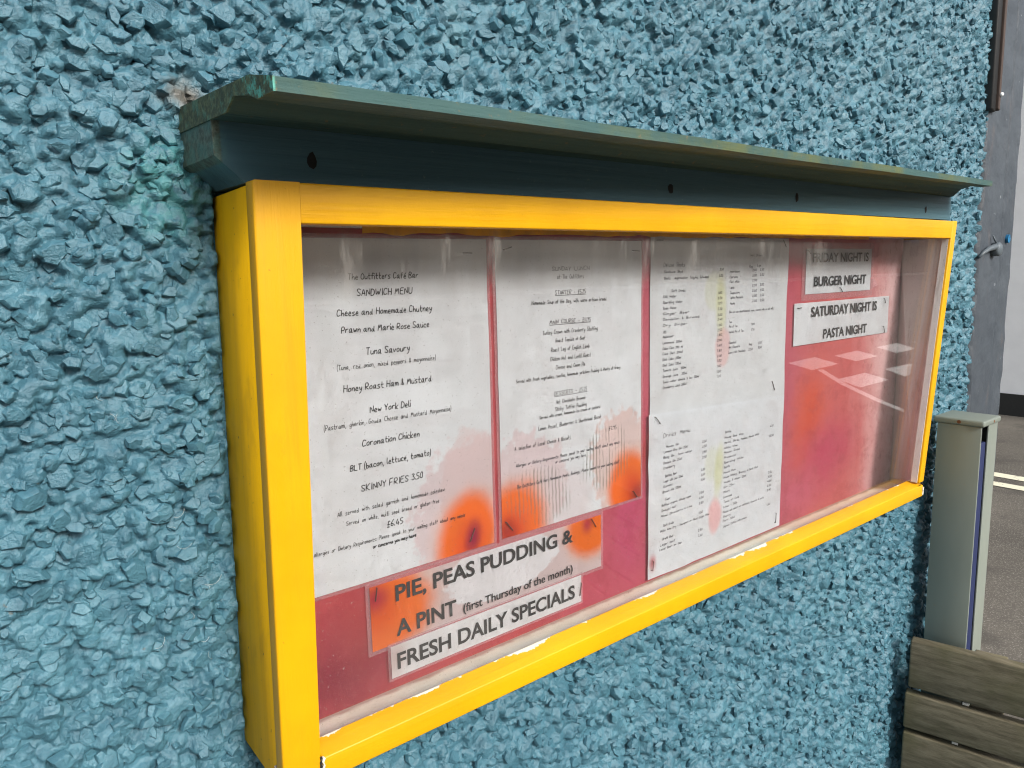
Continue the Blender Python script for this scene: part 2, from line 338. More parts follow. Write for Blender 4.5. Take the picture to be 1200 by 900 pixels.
def m_roadpaint(col, wear=.55):
    n = N('worn_road_paint'); c = n.mix(n.ramp(n.noise(26, 6, .7), wear, wear+.14), col, (.14,.13,.115))
    return n.end(c, .75)
def m_plank():
    n = N('weathered_grey_timber'); g = n.noise(60, 9, .75, stretch=(1,.05,1.6)); kn = n.noise(16, 2, .4, stretch=(1,.5,1), off=(3,0,0))
    c = n.mix(n.ramp(g, .32, .7), (.105,.088,.055), (.235,.20,.135))
    c = n.mix(n.ma('MULTIPLY', n.ramp(n.noise(7, 4, .6, off=(1,5,0)), .45, .68), .6), c, (.10,.095,.04))
    c = n.mix(n.ramp(kn, .74, .78), c, (.035,.03,.022))
    return n.end(c, .8, n.bump(g, .7, .002), .3)
def m_steel_box():
    n = N('sage_green_enamel'); c = n.mix(n.ramp(n.noise(7, 4, .6, stretch=(1,1,.3)), .35, .65), (.205,.228,.195), (.175,.197,.168))
    c = n.mix(n.ma('MULTIPLY', n.ramp(n.noise(60, 5, .7, off=(2,2,2)), .62, .72), .3), c, (.25,.20,.12))
    return n.end(c, .45, n.bump(n.noise(300, 2), .05, .0005))
S1 = [('The Outfitters Café Bar', -1543, -334, 683), ('SANDWICH MENU', -1470, -470, 544), ('Cheese and Homemade Chutney', -1664, -630, 932), ('Prawn and Marie Rose Sauce', -1631, -772, 866), ('Tuna Savoury', -1412, -968, 435), ('(Tuna, red onion, mixed peppers & mayonnaise)', -1687, -1074, 975), ('Honey Roast Ham & Mustard', -1639, -1264, 878), ('New York Deli', -1407, -1466, 411), ('(Pastrami, gherkin, Gouda Cheese and Mustard Mayonnaise)', -1835, -1562, 1267), ('Coronation Chicken', -1497, -1750, 579), ('BLT (bacon, lettuce, tomato)', -1623, -1945, 819), ('SKINNY FRIES 3.50', -1531, -2142, 634), ('All served with salad garnish and homemade coleslaw', -1762, -2316, 1094), ('Served on white, multi seed bread or gluten free', -1687, -2412, 954), ('£6.45', -1297, -2518, 172), ('Allergies or Dietary Requirements: Please speak to your waiting staff about any needs', -1992, -2612, 1545), ('or concerns you may have', -1447, -2676, 450)]
S2 = [('SUNDAY LUNCH', 717, -304, 546), ('at The Outfitters', 785, -385, 393), ('_STARTER - £5.25', 756, -544, 448), ('Homemade Soup of the Day, with warm artisan bread', 443, -633, 1071), ('_MAIN COURSE - £11.95', 680, -841, 591), ('Turkey Crown with Cranberry Stuffing', 580, -944, 797), ('Roast Topside of Beef', 760, -1032, 430), ('Roast Leg of English Lamb', 692, -1126, 562), ('Chicken Nut and Lentil Roast', 677, -1220, 596), ('Cheese and Onion Pie', 754, -1313, 433), ('Served with fresh vegetables, roasties, homemade yorkshire Pudding & Plenty of Gravy', 218, -1398, 1512), ('_DESSERTS - £5.25', 723, -1587, 489), ('Hot Chocolate Brownie', 748, -1674, 434), ('Sticky Toffee Pudding', 733, -1749, 463), ('Served with cream, homemade ice cream or custard', 513, -1804, 899), ('Lemon Posset, Blueberries & Shortbread Biscuit', 493, -1920, 936), ('£7.95', 1543, -2079, 129), ('A selection of Local Cheese & Biscuits', 179, -2078, 772), ('Allergies or Dietary Requirements: Please speak to your waiting staff about any needs', 193, -2253, 1523), ('or concerns you may have', 727, -2308, 448), ('The Outfitters Café Bar, Homemade Meals, Bookings, Please speak to your waiting staff', 200, -2478, 1515)]
S3 = [('Deluxe Shots', 2463, -288, 390), ('Sambuca Shot', 2471, -359, 347), ('3.50', 3538, -348, 91), ('Shots  Jagermeister, Tequila, Schnapps', 2472, -434, 858), ('3.50', 3533, -427, 87), ('Soft Drinks', 2601, -584, 276), ('Still Water', 2457, -646, 242), ('Sparkling Water', 2457, -714, 368), ('Soda Water', 2457, -781, 251), ('Ginger Beer', 2458, -846, 504), ('Dandelion & Burdock', 2458, -912, 702), ('Dry Ginger', 2458, -982, 470), ('J2O', 2458, -1060, 66), ('Appletiser', 2459, -1115, 205), ('Lemonade 200ml', 2459, -1188, 357), ('Coke Can 330 ml', 2459, -1256, 376), ('Coke Diet 200ml', 2459, -1318, 377), ('Diet Coke 200ml', 2460, -1386, 348), ('Diet Coke 330ml', 2460, -1454, 349), ('Tomato Juice  200ml', 2460, -1517, 453), ('Orange Juice  200ml', 2460, -1587, 473), ('Tonic water slimline & low 200ml', 2461, -1654, 710), ('Cranberry Juice 200ml', 2461, -1720, 456), ('1.80', 3512, -638, 95), ('2.20', 3512, -704, 95), ('1.20', 3513, -768, 95), ('2.20', 3514, -840, 95), ('2.60', 3515, -912, 96), ('2.40', 3516, -971, 95), ('1.00', 3517, -1043, 95), ('2.50', 3518, -1106, 95), ('1.80', 3518, -1168, 96), ('2.00', 3519, -1236, 96), ('1.60', 3520, -1301, 96), ('1.80', 3521, -1368, 96), ('2.00', 3522, -1436, 96), ('1.80', 3522, -1498, 97), ('1.80', 3523, -1566, 97), ('1.00', 3524, -1636, 97), ('1.20', 3525, -1698, 96), ('Hot Drinks', 4202, -178, 292), ('Reg', 4186, -322, 73), ('Lge', 4359, -310, 88), ('Americano', 3755, -380, 222), ('2.00', 4253, -370, 109), ('2.50', 4423, -364, 102), ('Espresso', 3757, -448, 181), ('2.00', 4256, -440, 109), ('2.50', 4427, -433, 102), ('Flat White', 3759, -510, 210), ('2.00', 4259, -502, 109), ('Latte', 3762, -584, 98), ('2.00', 4262, -568, 109), ('2.50', 4433, -564, 102), ('Cappuccino', 3764, -649, 223), ('2.00', 4265, -638, 109), ('2.50', 4436, -634, 103), ('Latte Macchiato', 3767, -710, 299), ('2.00', 4268, -705, 109), ('2.50', 4439, -701, 103), ('Mocha', 3769, -784, 111), ('2.00', 4271, -772, 109), ('2.50', 4442, -770, 103), ('(We can use decaffeinated soya, coconut milk or oat milk)', 3749, -893, 1036), ('Tea', 3745, -1018, 69), ('Pot of Tea', 3747, -1078, 194), ('1.80', 4249, -1078, 88), ('Herbal Pot of Tea', 3749, -1148, 335), ('1.90', 4253, -1150, 78), ('Chocolate', 3750, -1286, 170), ('Hot Chocolate', 3752, -1344, 254), ('Reg', 4208, -1341, 75), ('2.50', 4416, -1339, 94), ('Luxury Hot Chocolate', 3746, -1412, 387), ('2.50', 4198, -1409, 101), ('3.50', 4419, -1401, 94)]
S4 = [('Drinks Menu', 2451, -2308, 518), ('House Gin', 2510, -2439, 241), ('London Dry Gin 25ml', 2464, -2499, 451), ('Baby Gin , tonic water', 2457, -2566, 542), ('Double Gin 25ml', 2458, -2633, 345), ('Cranberry', 2455, -2696, 220), ('Bottled Beer', 2487, -2799, 230), ('Lager with Lime 330ml', 2457, -2861, 378), ('Guinness', 2450, -2924, 184), ('Brown Ale 500ml', 2439, -2990, 370), ('Cider', 2490, -3088, 99), ('Bottled organic, cloudy apple', 2421, -3154, 590), ('Draught half', 2422, -3219, 289), ('Mixed Strawberry & Lime', 2407, -3286, 623), ('Soft Drinks', 2455, -3413, 207), ('White Wine Dry - Sauvignon or Pinot Grigio 175ml', 2397, -3477, 989), ('Draft Beer', 2445, -3582, 211), ('Lager half', 2399, -3652, 286), ('Local Beer on tap', 2388, -3708, 425), ('2.50', 3195, -2490, 94), ('2.50', 3197, -2554, 94), ('2.50', 3198, -2625, 95), ('2.50', 3200, -2694, 95), ('2.50', 3174, -2852, 95), ('2.50', 3175, -2918, 95), ('2.50', 3177, -2982, 95), ('2.50', 3159, -3152, 95), ('2.50', 3161, -3218, 95), ('2.50', 3163, -3290, 95), ('2.50', 3157, -3416, 95), ('2.50', 3149, -3646, 96), ('2.50', 3151, -3720, 96), ('Bottle', 3701, -2448, 129), ('House Red Wine', 3694, -2520, 397), ('Merlot, Shiraz, Malbec, House White', 3687, -2588, 795), ('White Wine', 3685, -2658, 288), ('House Rose', 3682, -2717, 345), ('Prosecco', 3680, -2786, 265), ('Sparkling White', 3678, -2853, 451), ('Spirits', 3680, -2915, 143), ('House Rum', 3677, -2987, 275), ('House Whisky, Brandy & Dark Rum', 3680, -3052, 798), ('Vodka & mixer 25ml', 3682, -3119, 516), ('Gin 25ml', 3679, -3184, 257), ('Mixers', 3677, -3248, 143), ('Lemonade', 3674, -3318, 196), ('Tonic or Cola', 3677, -3384, 371), ('Lime - 50p', 3674, -3452, 329), ('Please ask about our cocktails, liqueurs & ports', 3672, -3522, 972), ('Sherry', 3669, -3585, 177), ('Port 50ml', 3671, -3642, 282), ('Liqueur Coffee with cream', 3682, -3719, 556), ('4.50', 4734, -2523, 99), ('12.50', 4726, -2662, 115), ('3.50', 4732, -3186, 99), ('3.50', 4724, -3250, 100), ('4.00', 4717, -3313, 100), ('2.50', 4715, -3376, 100), ('2.80', 4713, -3440, 100), ('1.50', 4718, -3655, 101)]
BIG= [('PIE, PEAS PUDDING &', -1259, -3222, 2209), ('A PINT', -1267, -3555, 664), ('(first Thursday of the month)', -524, -3562, 1465), ('FRESH DAILY SPECIALS', -1279, -3867, 2239), ('FRIDAY NIGHT IS', 5750, -274, 1667), ('BURGER NIGHT', 5803, -617, 1567), ('SATURDAY NIGHT IS', 5755, -1056, 2018), ('PASTA NIGHT', 6115, -1395, 1348)]
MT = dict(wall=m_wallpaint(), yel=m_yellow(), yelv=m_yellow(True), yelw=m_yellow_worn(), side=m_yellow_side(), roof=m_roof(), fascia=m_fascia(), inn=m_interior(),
          sill=m_floorboard(), cloth=m_cloth(), glass=m_glass(), pouch=m_pouch(), ink=flat('black_print', (.018,.018,.02), .6, nv=.02),
          inkf=flat('faded_grey_print', (.06,.06,.07), .6, nv=.02), steel=flat('dull_staple_wire', (.10,.09,.085), .4, .6), rust=flat('rusty_staple_wire', (.09,.035,.03), .7),
          hole=flat('dark_screw_hole', (.008,.008,.008), .9), grey=m_grey_render(), box=m_steel_box(), plank=m_plank(), tar=m_tarmac(),
          navy=flat('navy_awning_fabric', (.006,.014,.07), .7), black=flat('black_gap_lining', (.01,.01,.01), .8),
          rustm=flat('rusty_steel', (.16,.06,.02), .8, scale=90), white=flat('rough_white_render', (.93,.925,.91), .8, nv=.03, scale=6, bump=.5),
          whitefill=flat('cracked_white_filler', (.62,.60,.52), .8), bare=flat('bare_grey_wood', (.26,.23,.20), .85), plinth=flat('black_plinth_paint', (.018,.018,.016), .7),
          stone=flat('brown_sandstone', (.22,.16,.11), .9, scale=3), slate=flat('dark_slate', (.06,.06,.065), .7), dglass=flat('dark_window', (.02,.025,.03), .1),
          batten=flat('black_bitumen_batten', (.012,.012,.012), .5), brown=flat('rust_brown_edging', (.07,.045,.035), .7), pipe=flat('grey_painted_iron', (.09,.11,.125), .5),
          sticker=flat('bright_blue_paint_spot', (.01,.17,.36), .5, nv=.3, scale=200))

# ================================================================ SETTING
GZ = -1.45
def sheet(name, x0, x1, y0, y1, z, mat, kind='structure', parent=None):
    o = link(name, pydata(name, [(x0,y0,z),(x1,y0,z),(x1,y1,z),(x0,y1,z)], [(0,1,2,3)]), mat, parent)
    if kind: o['kind'] = kind
    return o
sheet('road', -150, 150, -150, 150, GZ, MT['tar'])
# worn double line along the side street
lp = m_roadpaint((.70,.66,.50), .56)
for k, (a, b) in enumerate(((4.80, 4.90), (5.03, 5.14))):
    o = sheet('road_line', a, b, -1.2, 12, GZ+.004, lp, None)
    tag(o, ('nearer' if k == 0 else 'farther') + ' of the two worn cream road lines beyond the grey post', 'road marking', 'double line painted on the side street')
# white blocks painted on the street (the photograph shows them mirrored in the glass)
wp = m_roadpaint((.82,.81,.77), .62)
blocks = [((8.22,-4.60),(8.98,-4.66),(8.66,-4.16),(7.93,-4.11)), ((9.32,-4.56),(10.08,-4.62),(9.74,-4.17),(9.05,-4.13)),
          ((10.66,-4.62),(11.42,-4.66),(10.95,-4.18),(10.24,-4.14)), ((11.72,-4.56),(12.42,-4.64),(11.95,-4.2),(11.3,-4.2)),
          ((7.55,-3.60),(8.24,-3.62),(7.97,-3.22),(7.26,-3.20)), ((8.70,-3.60),(9.36,-3.60),(8.98,-3.26),(8.32,-3.2))]
wh = ['first from the left in the upper row', 'second from the left in the upper row', 'third from the left in the upper row', 'rightmost in the upper row', 'left one in the lower row', 'right one in the lower row']
for q, t in zip(blocks, wh):
    o = link('road_block', pydata('road_block', [(x, y, GZ+.004) for x, y in q], [(0,1,2,3)]), wp)
    tag(o, 'white painted road block mirrored in the glass, ' + t, 'road marking', 'white blocks reflected in the glazing')
lx = [(8.02,-4.06),(7.30,-3.40),(6.70,-2.75),(6.34,-2.30)]
v = []; 
for x, y in lx: v += [(x-.035, y-.02, GZ+.008), (x+.035, y+.02, GZ+.008)]
o = link('thin_road_line', pydata('thin_road_line', v, [(i, i+1, i+3, i+2) for i in range(0, 6, 2)]), wp)
tag(o, 'thin slanting white road line mirrored in the glass below the blocks', 'road marking')
# kerb and building on the far side of the street, seen only in the glass
kb = box('kerb', -12, 60, -17.9, -17.6, GZ, GZ+.12, flat('pale_kerb_stone', (.42,.40,.37), .8, scale=5), None, .01)
kb['kind'] = 'structure'
tr = empty('stone_terrace', (15, -22, GZ)); tag(tr, 'long brown stone terrace across the street, only faintly mirrored along the glass top', 'building')
box('wall', -12, 60, -26, -20, GZ, 4.2, MT['stone'], tr)
link('roof', hexa('roof', [(-12.3,-26.3,4.2),(60.3,-26.3,4.2),(60.3,-19.7,4.2),(-12.3,-19.7,4.2),(-12.3,-23.2,6.6),(60.3,-23.2,6.6),(60.3,-22.8,6.6),(-12.3,-22.8,6.6)]), MT['slate'], tr)
me0 = hexa('window', boxc(0,1.1,-.06,.03,0,1.4), .02)
for k in range(13):
    for zz in (-.5, 2.1):
        o = bpy.data.objects.new('window', me0); COL.objects.link(o)
        if not me0.materials: me0.materials.append(MT['dglass'])
        o.parent = tr; o.matrix_parent_inverse = Matrix.Translation(tr.location).inverted(); o.location = (-9.5+k*5.2, -20, zz)
# white house over the side street
wh_ = empty('white_house', (7.35, 5, GZ)); tag(wh_, 'white rendered house across the side street, behind the grey corner strip', 'building')
box('wall', 7.35, 13, -.6, 14, GZ+.20, 5.6, MT['white'], wh_)
box('plinth', 7.33, 13, -.62, 14, GZ, GZ+.20, MT['plinth'], wh_)
link('roof', hexa('roof', [(7.0,-.9,5.6),(13.3,-.9,5.6),(13.3,14.3,5.6),(7.0,14.3,5.6),(9.9,-.9,7.8),(10.3,-.9,7.8),(10.3,14.3,7.8),(9.9,14.3,7.8)]), MT['slate'], wh_)

# ================================================================ PEBBLEDASHED WALL
wall = empty('pebbledashed_wall', (0, .1, GZ)); tag(wall, 'blue painted pebbledash wall carrying the yellow framed menu case', 'wall')
X1 = 1.193
def fbm(x, z, sc, oct=4, seed=0):
    """value noise on arrays"""
    r = np.random.default_rng(seed); T = r.random((256, 256)); out = np.zeros_like(x); amp = 1; tot = 0
    for o in range(oct):
        u = x*sc*2**o + 17.3*o; v = z*sc*2**o + 9.1*o
        i = np.floor(u).astype(int); j = np.floor(v).astype(int); fu = u-i; fv = v-j; fu = fu*fu*(3-2*fu); fv = fv*fv*(3-2*fv)
        a = T[i%256, j%256]; b = T[(i+1)%256, j%256]; c = T[i%256, (j+1)%256]; d = T[(i+1)%256, (j+1)%256]
        out += amp*((a*(1-fu)+b*fu)*(1-fv)+(c*(1-fu)+d*fu)*fv); tot += amp; amp *= .5
    return out/tot
xs = [-.62]
while xs[-1] < X1: xs.append(xs[-1] + (.0019 if xs[-1] < -.15 else .0019 + (xs[-1]+.15)*.0013))
xs[-1] = X1; xs = np.array(xs); NX = len(xs); NZ = 560
def zlo(x): return np.interp(x, [-.62, -.2, 1.2], [-.62, -.66, -1.25])
def zhi(x): return np.interp(x, [-.62, -.2, 1.2], [.34, .30, .72])
tt = np.linspace(0, 1, NZ); ZL, ZH = zlo(xs), zhi(xs)
GX = np.repeat(xs[:, None], NZ, 1); GZZ = ZL[:, None] + (ZH-ZL)[:, None]*tt[None, :]
H = .0022*fbm(GX, GZZ, 16, 4, 1) + .0016*fbm(GX, GZZ, 55, 3, 2)
lowf = fbm(GX, GZZ, 7, 3, 5)
def hidden(x, z): return -.25 < x < .865 and -.40 < z < .03
def scatter(n, smin, smax, tmin, tmax, hb):
    k = 0
    xv = -.62 + (X1+.62)*rng.random(n*3); tv = rng.random(n*3)
    zl, zh = zlo(xv), zhi(xv); acc = rng.random(n*3) < (zh-zl)/2.0
    for x, t, z0, z1, ok in zip(xv, tv, zl, zh, acc):
        if not ok: continue
        z = z0 + (z1-z0)*t
        if hidden(x, z): continue
        k += 1
        if k > n: break
        s = smin + (smax-smin)*random.random()**1.6; el = random.uniform(.5, .95); th = random.gauss(.35, .9)
        R = s*1.25; i0 = np.searchsorted(xs, x-R); i1 = np.searchsorted(xs, x+R)
        dz = (z1-z0)/(NZ-1); j0 = max(0, int((z-R-z0)/dz)); j1 = min(NZ, int((z+R-z0)/dz)+2)
        if i1-i0 < 2 or j1-j0 < 2: continue
        dx = GX[i0:i1, j0:j1]-x; dzz = GZZ[i0:i1, j0:j1]-z
        c, q = math.cos(th), math.sin(th); a = dx*c+dzz*q; b = (-dx*q+dzz*c)/el
        d = np.full(dx.shape, -9.)
        a0 = random.random()*6.28; kk = random.choice((5, 6, 7))
        for m in range(kk):
            an = a0+m*6.283/kk+random.uniform(-.3, .3)
            d = np.maximum(d, (a*math.cos(an)+b*math.sin(an))/(s*random.uniform(.72, 1.0)))
        tx, tz = random.gauss(0, .27), random.gauss(0, .27)
        T = random.uniform(tmin, tmax)*s
        edge = np.clip((1-d)*s/.0011, 0, 1); edge = edge*edge*(3-2*edge)
        ii, jj = min(NX-1, np.searchsorted(xs, x)), min(NZ-1, int((z-z0)/dz))
        base = min(H[ii, jj], hb)
        h = base - .001 + (T + .001 + tx*dx + tz*dzz)*edge
        Hs = H[i0:i1, j0:j1]; np.maximum(Hs, np.where(d < 1, h, -9), out=Hs)
scatter(11000, .0062, .0112, .28, .55, .0040)
scatter(24000, .0034, .0080, .40, .85, .0055)
# a few craters where chips have dropped off
for k in range(110):
    x = random.uniform(-.55, X1-.02); z = random.uniform(float(zlo(x)), float(zhi(x))); s = random.uniform(.004, .009)
    d = np.hypot(GX-x, (GZZ-z)*1.2)/s; 
    H -= .0028*np.clip(1-d*d, 0, 1)
H *= 1.3
Hb = H.copy(); Hb[1:-1, 1:-1] = (H[1:-1,1:-1]*12 + H[:-2,1:-1]+H[2:,1:-1]+H[1:-1,:-2]+H[1:-1,2:])/16; H = Hb
H = np.clip(H, -.004, .0130)
EX = -.2655+(GZZ+.4058)*.0212
H = np.where((GX > EX-.0015) & (GX < .885) & (GZZ > -.416) & (GZZ < .036), np.minimum(H, .0012), H)
WY = .0075
co = np.empty((NX, NZ, 3), np.float32); co[..., 0] = GX; co[..., 2] = GZZ; co[..., 1] = WY - H
idx = np.arange(NX*NZ).reshape(NX, NZ)
F = np.stack([idx[:-1, :-1], idx[1:, :-1], idx[1:, 1:], idx[:-1, 1:]], -1)
cx = (GX[:-1,:-1]+GX[1:,1:])/2; cz = (GZZ[:-1,:-1]+GZZ[1:,1:])/2
keep = ~((cx > -.25) & (cx < .862) & (cz > -.402) & (cz < .02)); F = F[keep]
me = bpy.data.meshes.new('render_coat'); me.vertices.add(NX*NZ); me.vertices.foreach_set('co', co.ravel())
me.loops.add(F.size); me.loops.foreach_set('vertex_index', F.ravel().astype(np.int32))
me.polygons.add(len(F)); me.polygons.foreach_set('loop_start', np.arange(0, F.size, 4, dtype=np.int32)); me.polygons.foreach_set('loop_total', np.full(len(F), 4, np.int32))
me.update(calc_edges=True); me.polygons.foreach_set('use_smooth', [True]*len(me.polygons))
link('render_coat', me, MT['wall'], wall)
# plain masonry round and behind the detailed coat
def quads(name, lst, mat, parent):
    v = []; f = []
    for q in lst: f.append(tuple(range(len(v), len(v)+4))); v += q
    return link(name, pydata(name, v, f), mat, parent)
YB = WY+.012
box('masonry', -6, 1.375, YB, .35, GZ, 4.6, MT['wall'], wall)
def strip(x0, x1, za, zb): return [(x0, WY-.004, za[0]), (x1, WY-.004, za[1]), (x1, WY-.004, zb[1]), (x0, WY-.004, zb[0])]
quads('outer_coat', [strip(-6, -.62, (GZ, GZ), (4.6, 4.6)), strip(-.62, -.2, (GZ, GZ), (-.62, -.66)), strip(-.2, X1, (GZ, GZ), (-.66, float(zlo(X1)))),
                     strip(-.62, -.2, (.34, .30), (4.6, 4.6)), strip(-.2, X1, (.30, float(zhi(X1))), (4.6, 4.6))], MT['wall'], wall)
# loose looking stone chips standing proud of the coat
def chip_mesh(k):
    n = random.choice((5, 6, 7)); el = random.uniform(.45, .85); v = []; rr = [random.uniform(.68, 1.12) for _ in range(n)]
    tl = (random.uniform(-.12, .12), random.uniform(-.12, .12)); off = random.random()
    for lev, (sc, y) in enumerate(((1.05, .5), (1.0, -.16), (.86, -.30))):
        for i in range(n):
            a = 2*math.pi*(i+off)/n; px, pz = math.cos(a)*rr[i]*sc, math.sin(a)*rr[i]*sc*el
            v.append((px, y+(px*tl[0]+pz*tl[1]) + random.uniform(-.04, .04), pz))
    v.append((random.uniform(-.3,.3), -.34+random.uniform(-.04,.04), random.uniform(-.15,.15)))
    f = []
    for L in (0, 1):
        for i in range(n): j = (i+1) % n; f.append((L*n+i, L*n+j, (L+1)*n+j, (L+1)*n+i))
    for i in range(n): f.append((2*n+i, 2*n+(i+1)%n, 3*n))
    return v, f
protos = [chip_mesh(k) for k in range(16)]
pm = []
for v, f in protos:
    bm = bmesh.new(); vs = [bm.verts.new(p) for p in v]; [bm.faces.new([vs[i] for i in q]) for q in f]
    m = finish(bm, 'stone_chip', True); m.set_sharp_from_angle(angle=D2R(32)); m.materials.append(MT['wall']); pm.append(m)
def surf(x, z):
    z0, z1 = float(zlo(x)), float(zhi(x)); i = min(NX-1, np.searchsorted(xs, x)); j = int((z-z0)/(z1-z0)*(NZ-1)); j = max(0, min(NZ-1, j)); return WY-float(H[i, j])
def xf(x, z, s):
    y = surf(x, z)
    R = Matrix.Rotation(random.gauss(.4, .8), 4, 'Y'); T = Matrix.Rotation(random.gauss(0, .29), 4, 'X') @ Matrix.Rotation(random.gauss(0, .29), 4, 'Z')
    return Matrix.Translation((x, y+.0004, z)) @ T @ R @ Matrix.Diagonal((s, s*random.uniform(.55, 1.1), s, 1))
near = []; tries = 0
while len(near) < 295 and tries < 20000:
    tries += 1; x = random.uniform(-.43, -.05); lo, hi = (-.46, .19)
    z = random.uniform(lo, hi); s = .0058+.0062*random.random()**1.4
    if hidden(x, z) or (-.30 < x < 1 and -.415 < z < .088 and x > -.272): continue
    if -.29 < x and .02 < z < .095: continue
    if any((x-a)**2+(z-b)**2 < (s+c)**2*.55 for a, b, c in near): continue
    near.append((x, z, s))
for i, (x, z, s) in enumerate(near):
    o = bpy.data.objects.new('stone_chip', pm[i % 16]); COL.objects.link(o); o.parent = wall
    o.matrix_parent_inverse = Matrix.Translation(wall.location).inverted(); o.matrix_basis = xf(x, z, s)
# all the others as one part
V = []; Fc = []; cnt = 0; tries = 0
while cnt < 13000 and tries < 60000:
    tries += 1; x = random.uniform(-.6, X1-.004); z = random.uniform(float(zlo(x)), float(zhi(x)))
    if random.random() > .45+.55*(x+.6)/1.8: continue
    if hidden(x, z) or (x > -.272 and x < .885 and -.415 < z < .088): continue
    v, f = protos[random.randrange(16)]; Mx = xf(x, z, .0034+.0062*random.random()**1.5); b = len(V)
    V += [tuple(Mx @ Vector(p)) for p in v]; Fc += [tuple(b+i for i in q) for q in f]; cnt += 1
me = pydata('stone_chips', V, Fc, True); me.set_sharp_from_angle(angle=D2R(32))
bm = bmesh.new(); bm.from_mesh(me); bmesh.ops.recalc_face_normals(bm, faces=bm.faces); bm.to_mesh(me); bm.free()
link('stone_chips', me, MT['wall'], wall)['kind'] = 'stuff'

# slate grey corner strip: rough painted render with a crack
nx, nz = 46, 420; gx = np.linspace(1.183, 1.377, nx); gz = np.linspace(-1.45, 1.3, nz)
A = np.repeat(gx[:, None], nz, 1); B = np.repeat(gz[None, :], nx, 0)
left = 1.191+.010*(fbm(B, B*0+3, 9, 4, 8)-.5)*2
left = np.where(B > .2487, 1.186, left)
A2 = left + (A-1.183)/(1.377-1.183)*(1.377+.006*(fbm(B, B*0, 14, 3, 3)-.5)-left)
hgt = .009 + .0035*fbm(A, B, 30, 4, 9) - .0035*np.exp(-((A-1.305-.006*(fbm(B, B*0, 12, 3, 4)-.5)*2)/.0028)**2) - .006*np.clip((A-1.368)/.009, 0, 1)
hgt = np.where(A < 1.186, -.004, hgt)
co = np.stack([A2, WY-hgt, B], -1).reshape(-1, 3); idx = np.arange(nx*nz).reshape(nx, nz)
F = np.stack([idx[:-1,:-1], idx[1:,:-1], idx[1:,1:], idx[:-1,1:]], -1).reshape(-1, 4)
vv = co.tolist(); b = len(vv)
for z in gz: vv.append((1.377, .36, float(z)))
ff = F.tolist() + [(int(idx[-1, j]), b+j, b+j+1, int(idx[-1, j+1])) for j in range(nz-1)]
link('corner_strip', pydata('corner_strip', vv, ff, True), MT['grey'], wall)
box('corner_strip', 1.19, 1.377, -.004, .36, 1.3, 4.6, MT['grey'], wall)

# black batten with brown edging running down to the corner strip, pipe stub, blue spot
bt = empty('black_batten', (1.187, 0, .25)); tag(bt, 'narrow black batten with a rusty brown edge running down beside the grey corner strip', 'batten')
link('batten_strip', hexa('batten_strip', [(1.183,-.012,.250),(1.203,-.012,.246),(1.203,.01,.246),(1.183,.01,.250),(1.166,-.014,1.2),(1.196,-.014,1.2),(1.196,.01,1.2),(1.166,.01,1.2)], .003), MT['batten'], bt)
link('edging', hexa('edging', [(1.2035,-.016,.252),(1.212,-.016,.249),(1.212,.01,.249),(1.2035,.01,.252),(1.1965,-.018,1.2),(1.208,-.018,1.2),(1.208,.01,1.2),(1.1965,.01,1.2)], .002), MT['brown'], bt)
bm = bmesh.new(); bmesh.ops.create_uvsphere(bm, u_segments=8, v_segments=6, radius=.0038, matrix=Matrix.Translation((1.208, -.018, .278))); link('screw', finish(bm, 'screw', True), MT['white'], bt)
pb = empty('pipe_stub', (1.27, 0, -.012)); tag(pb, 'painted iron stub with a bent arm fixed on the grey corner strip', 'pipe fitting')
bm = bmesh.new(); tube_bm(bm, [(1.262,.0,-.009),(1.262,-.015,-.009),(1.262,-.019,-.009)], [.014,.014,.010], 14); link('stub', finish(bm, 'stub', True), MT['pipe'], pb)
bm = bmesh.new(); tube_bm(bm, [(1.258,-.012,-.006),(1.240,-.013,-.005),(1.222,-.011,-.008),(1.204,-.008,-.015),(1.190,-.005,-.024)], [.006,.006,.005,.004,.003], 10); link('arm', finish(bm, 'arm', True), MT['pipe'], pb)
bm = bmesh.new(); tube_bm(bm, [(1.246,-.008,.018),(1.249,-.010,.011),(1.254,-.012,.004)], [.0014,.0016,.002], 8); link('wire', finish(bm, 'wire', True), MT['pipe'], pb)
bm = bmesh.new(); pts = [bm.verts.new((1.335+math.cos(a*.5236)*.007*random.uniform(.85,1.1), -.0085, .013+math.sin(a*.5236)*.009*random.uniform(.85,1.1))) for a in range(12)]; f = bm.faces.new(pts)
e = bmesh.ops.extrude_face_region(bm, geom=[f]); bmesh.ops.translate(bm, verts=[x for x in e['geom'] if isinstance(x, bmesh.types.BMVert)], vec=(0,.008,0))
tag(link('paint_spot', finish(bm, 'paint_spot'), MT['sticker']), 'small bright blue round spot stuck on the grey corner strip', 'sticker')

# stray cobweb threads caught on the chips
bm = bmesh.new()
for k in range(12):
    x, z = random.choice(((-.30,-.27),(-.31,-.21),(-.34,-.12),(-.29,-.30))); x += random.gauss(0,.012); z += random.gauss(0,.012); p = []
    a = random.uniform(0, 6.28); L = random.uniform(.004, .012); y = surf(x, z)-.004
    for i in range(5): p.append((x+math.cos(a+i*.25)*L*i/4, y-.001*math.sin(i), z+math.sin(a+i*.25)*L*i/4))
    tube_bm(bm, p, .0001, 3, False)
link('cobweb', finish(bm, 'cobweb'), flat('pale_cobweb', (.55,.55,.52), .8), wall)['kind'] = 'stuff'

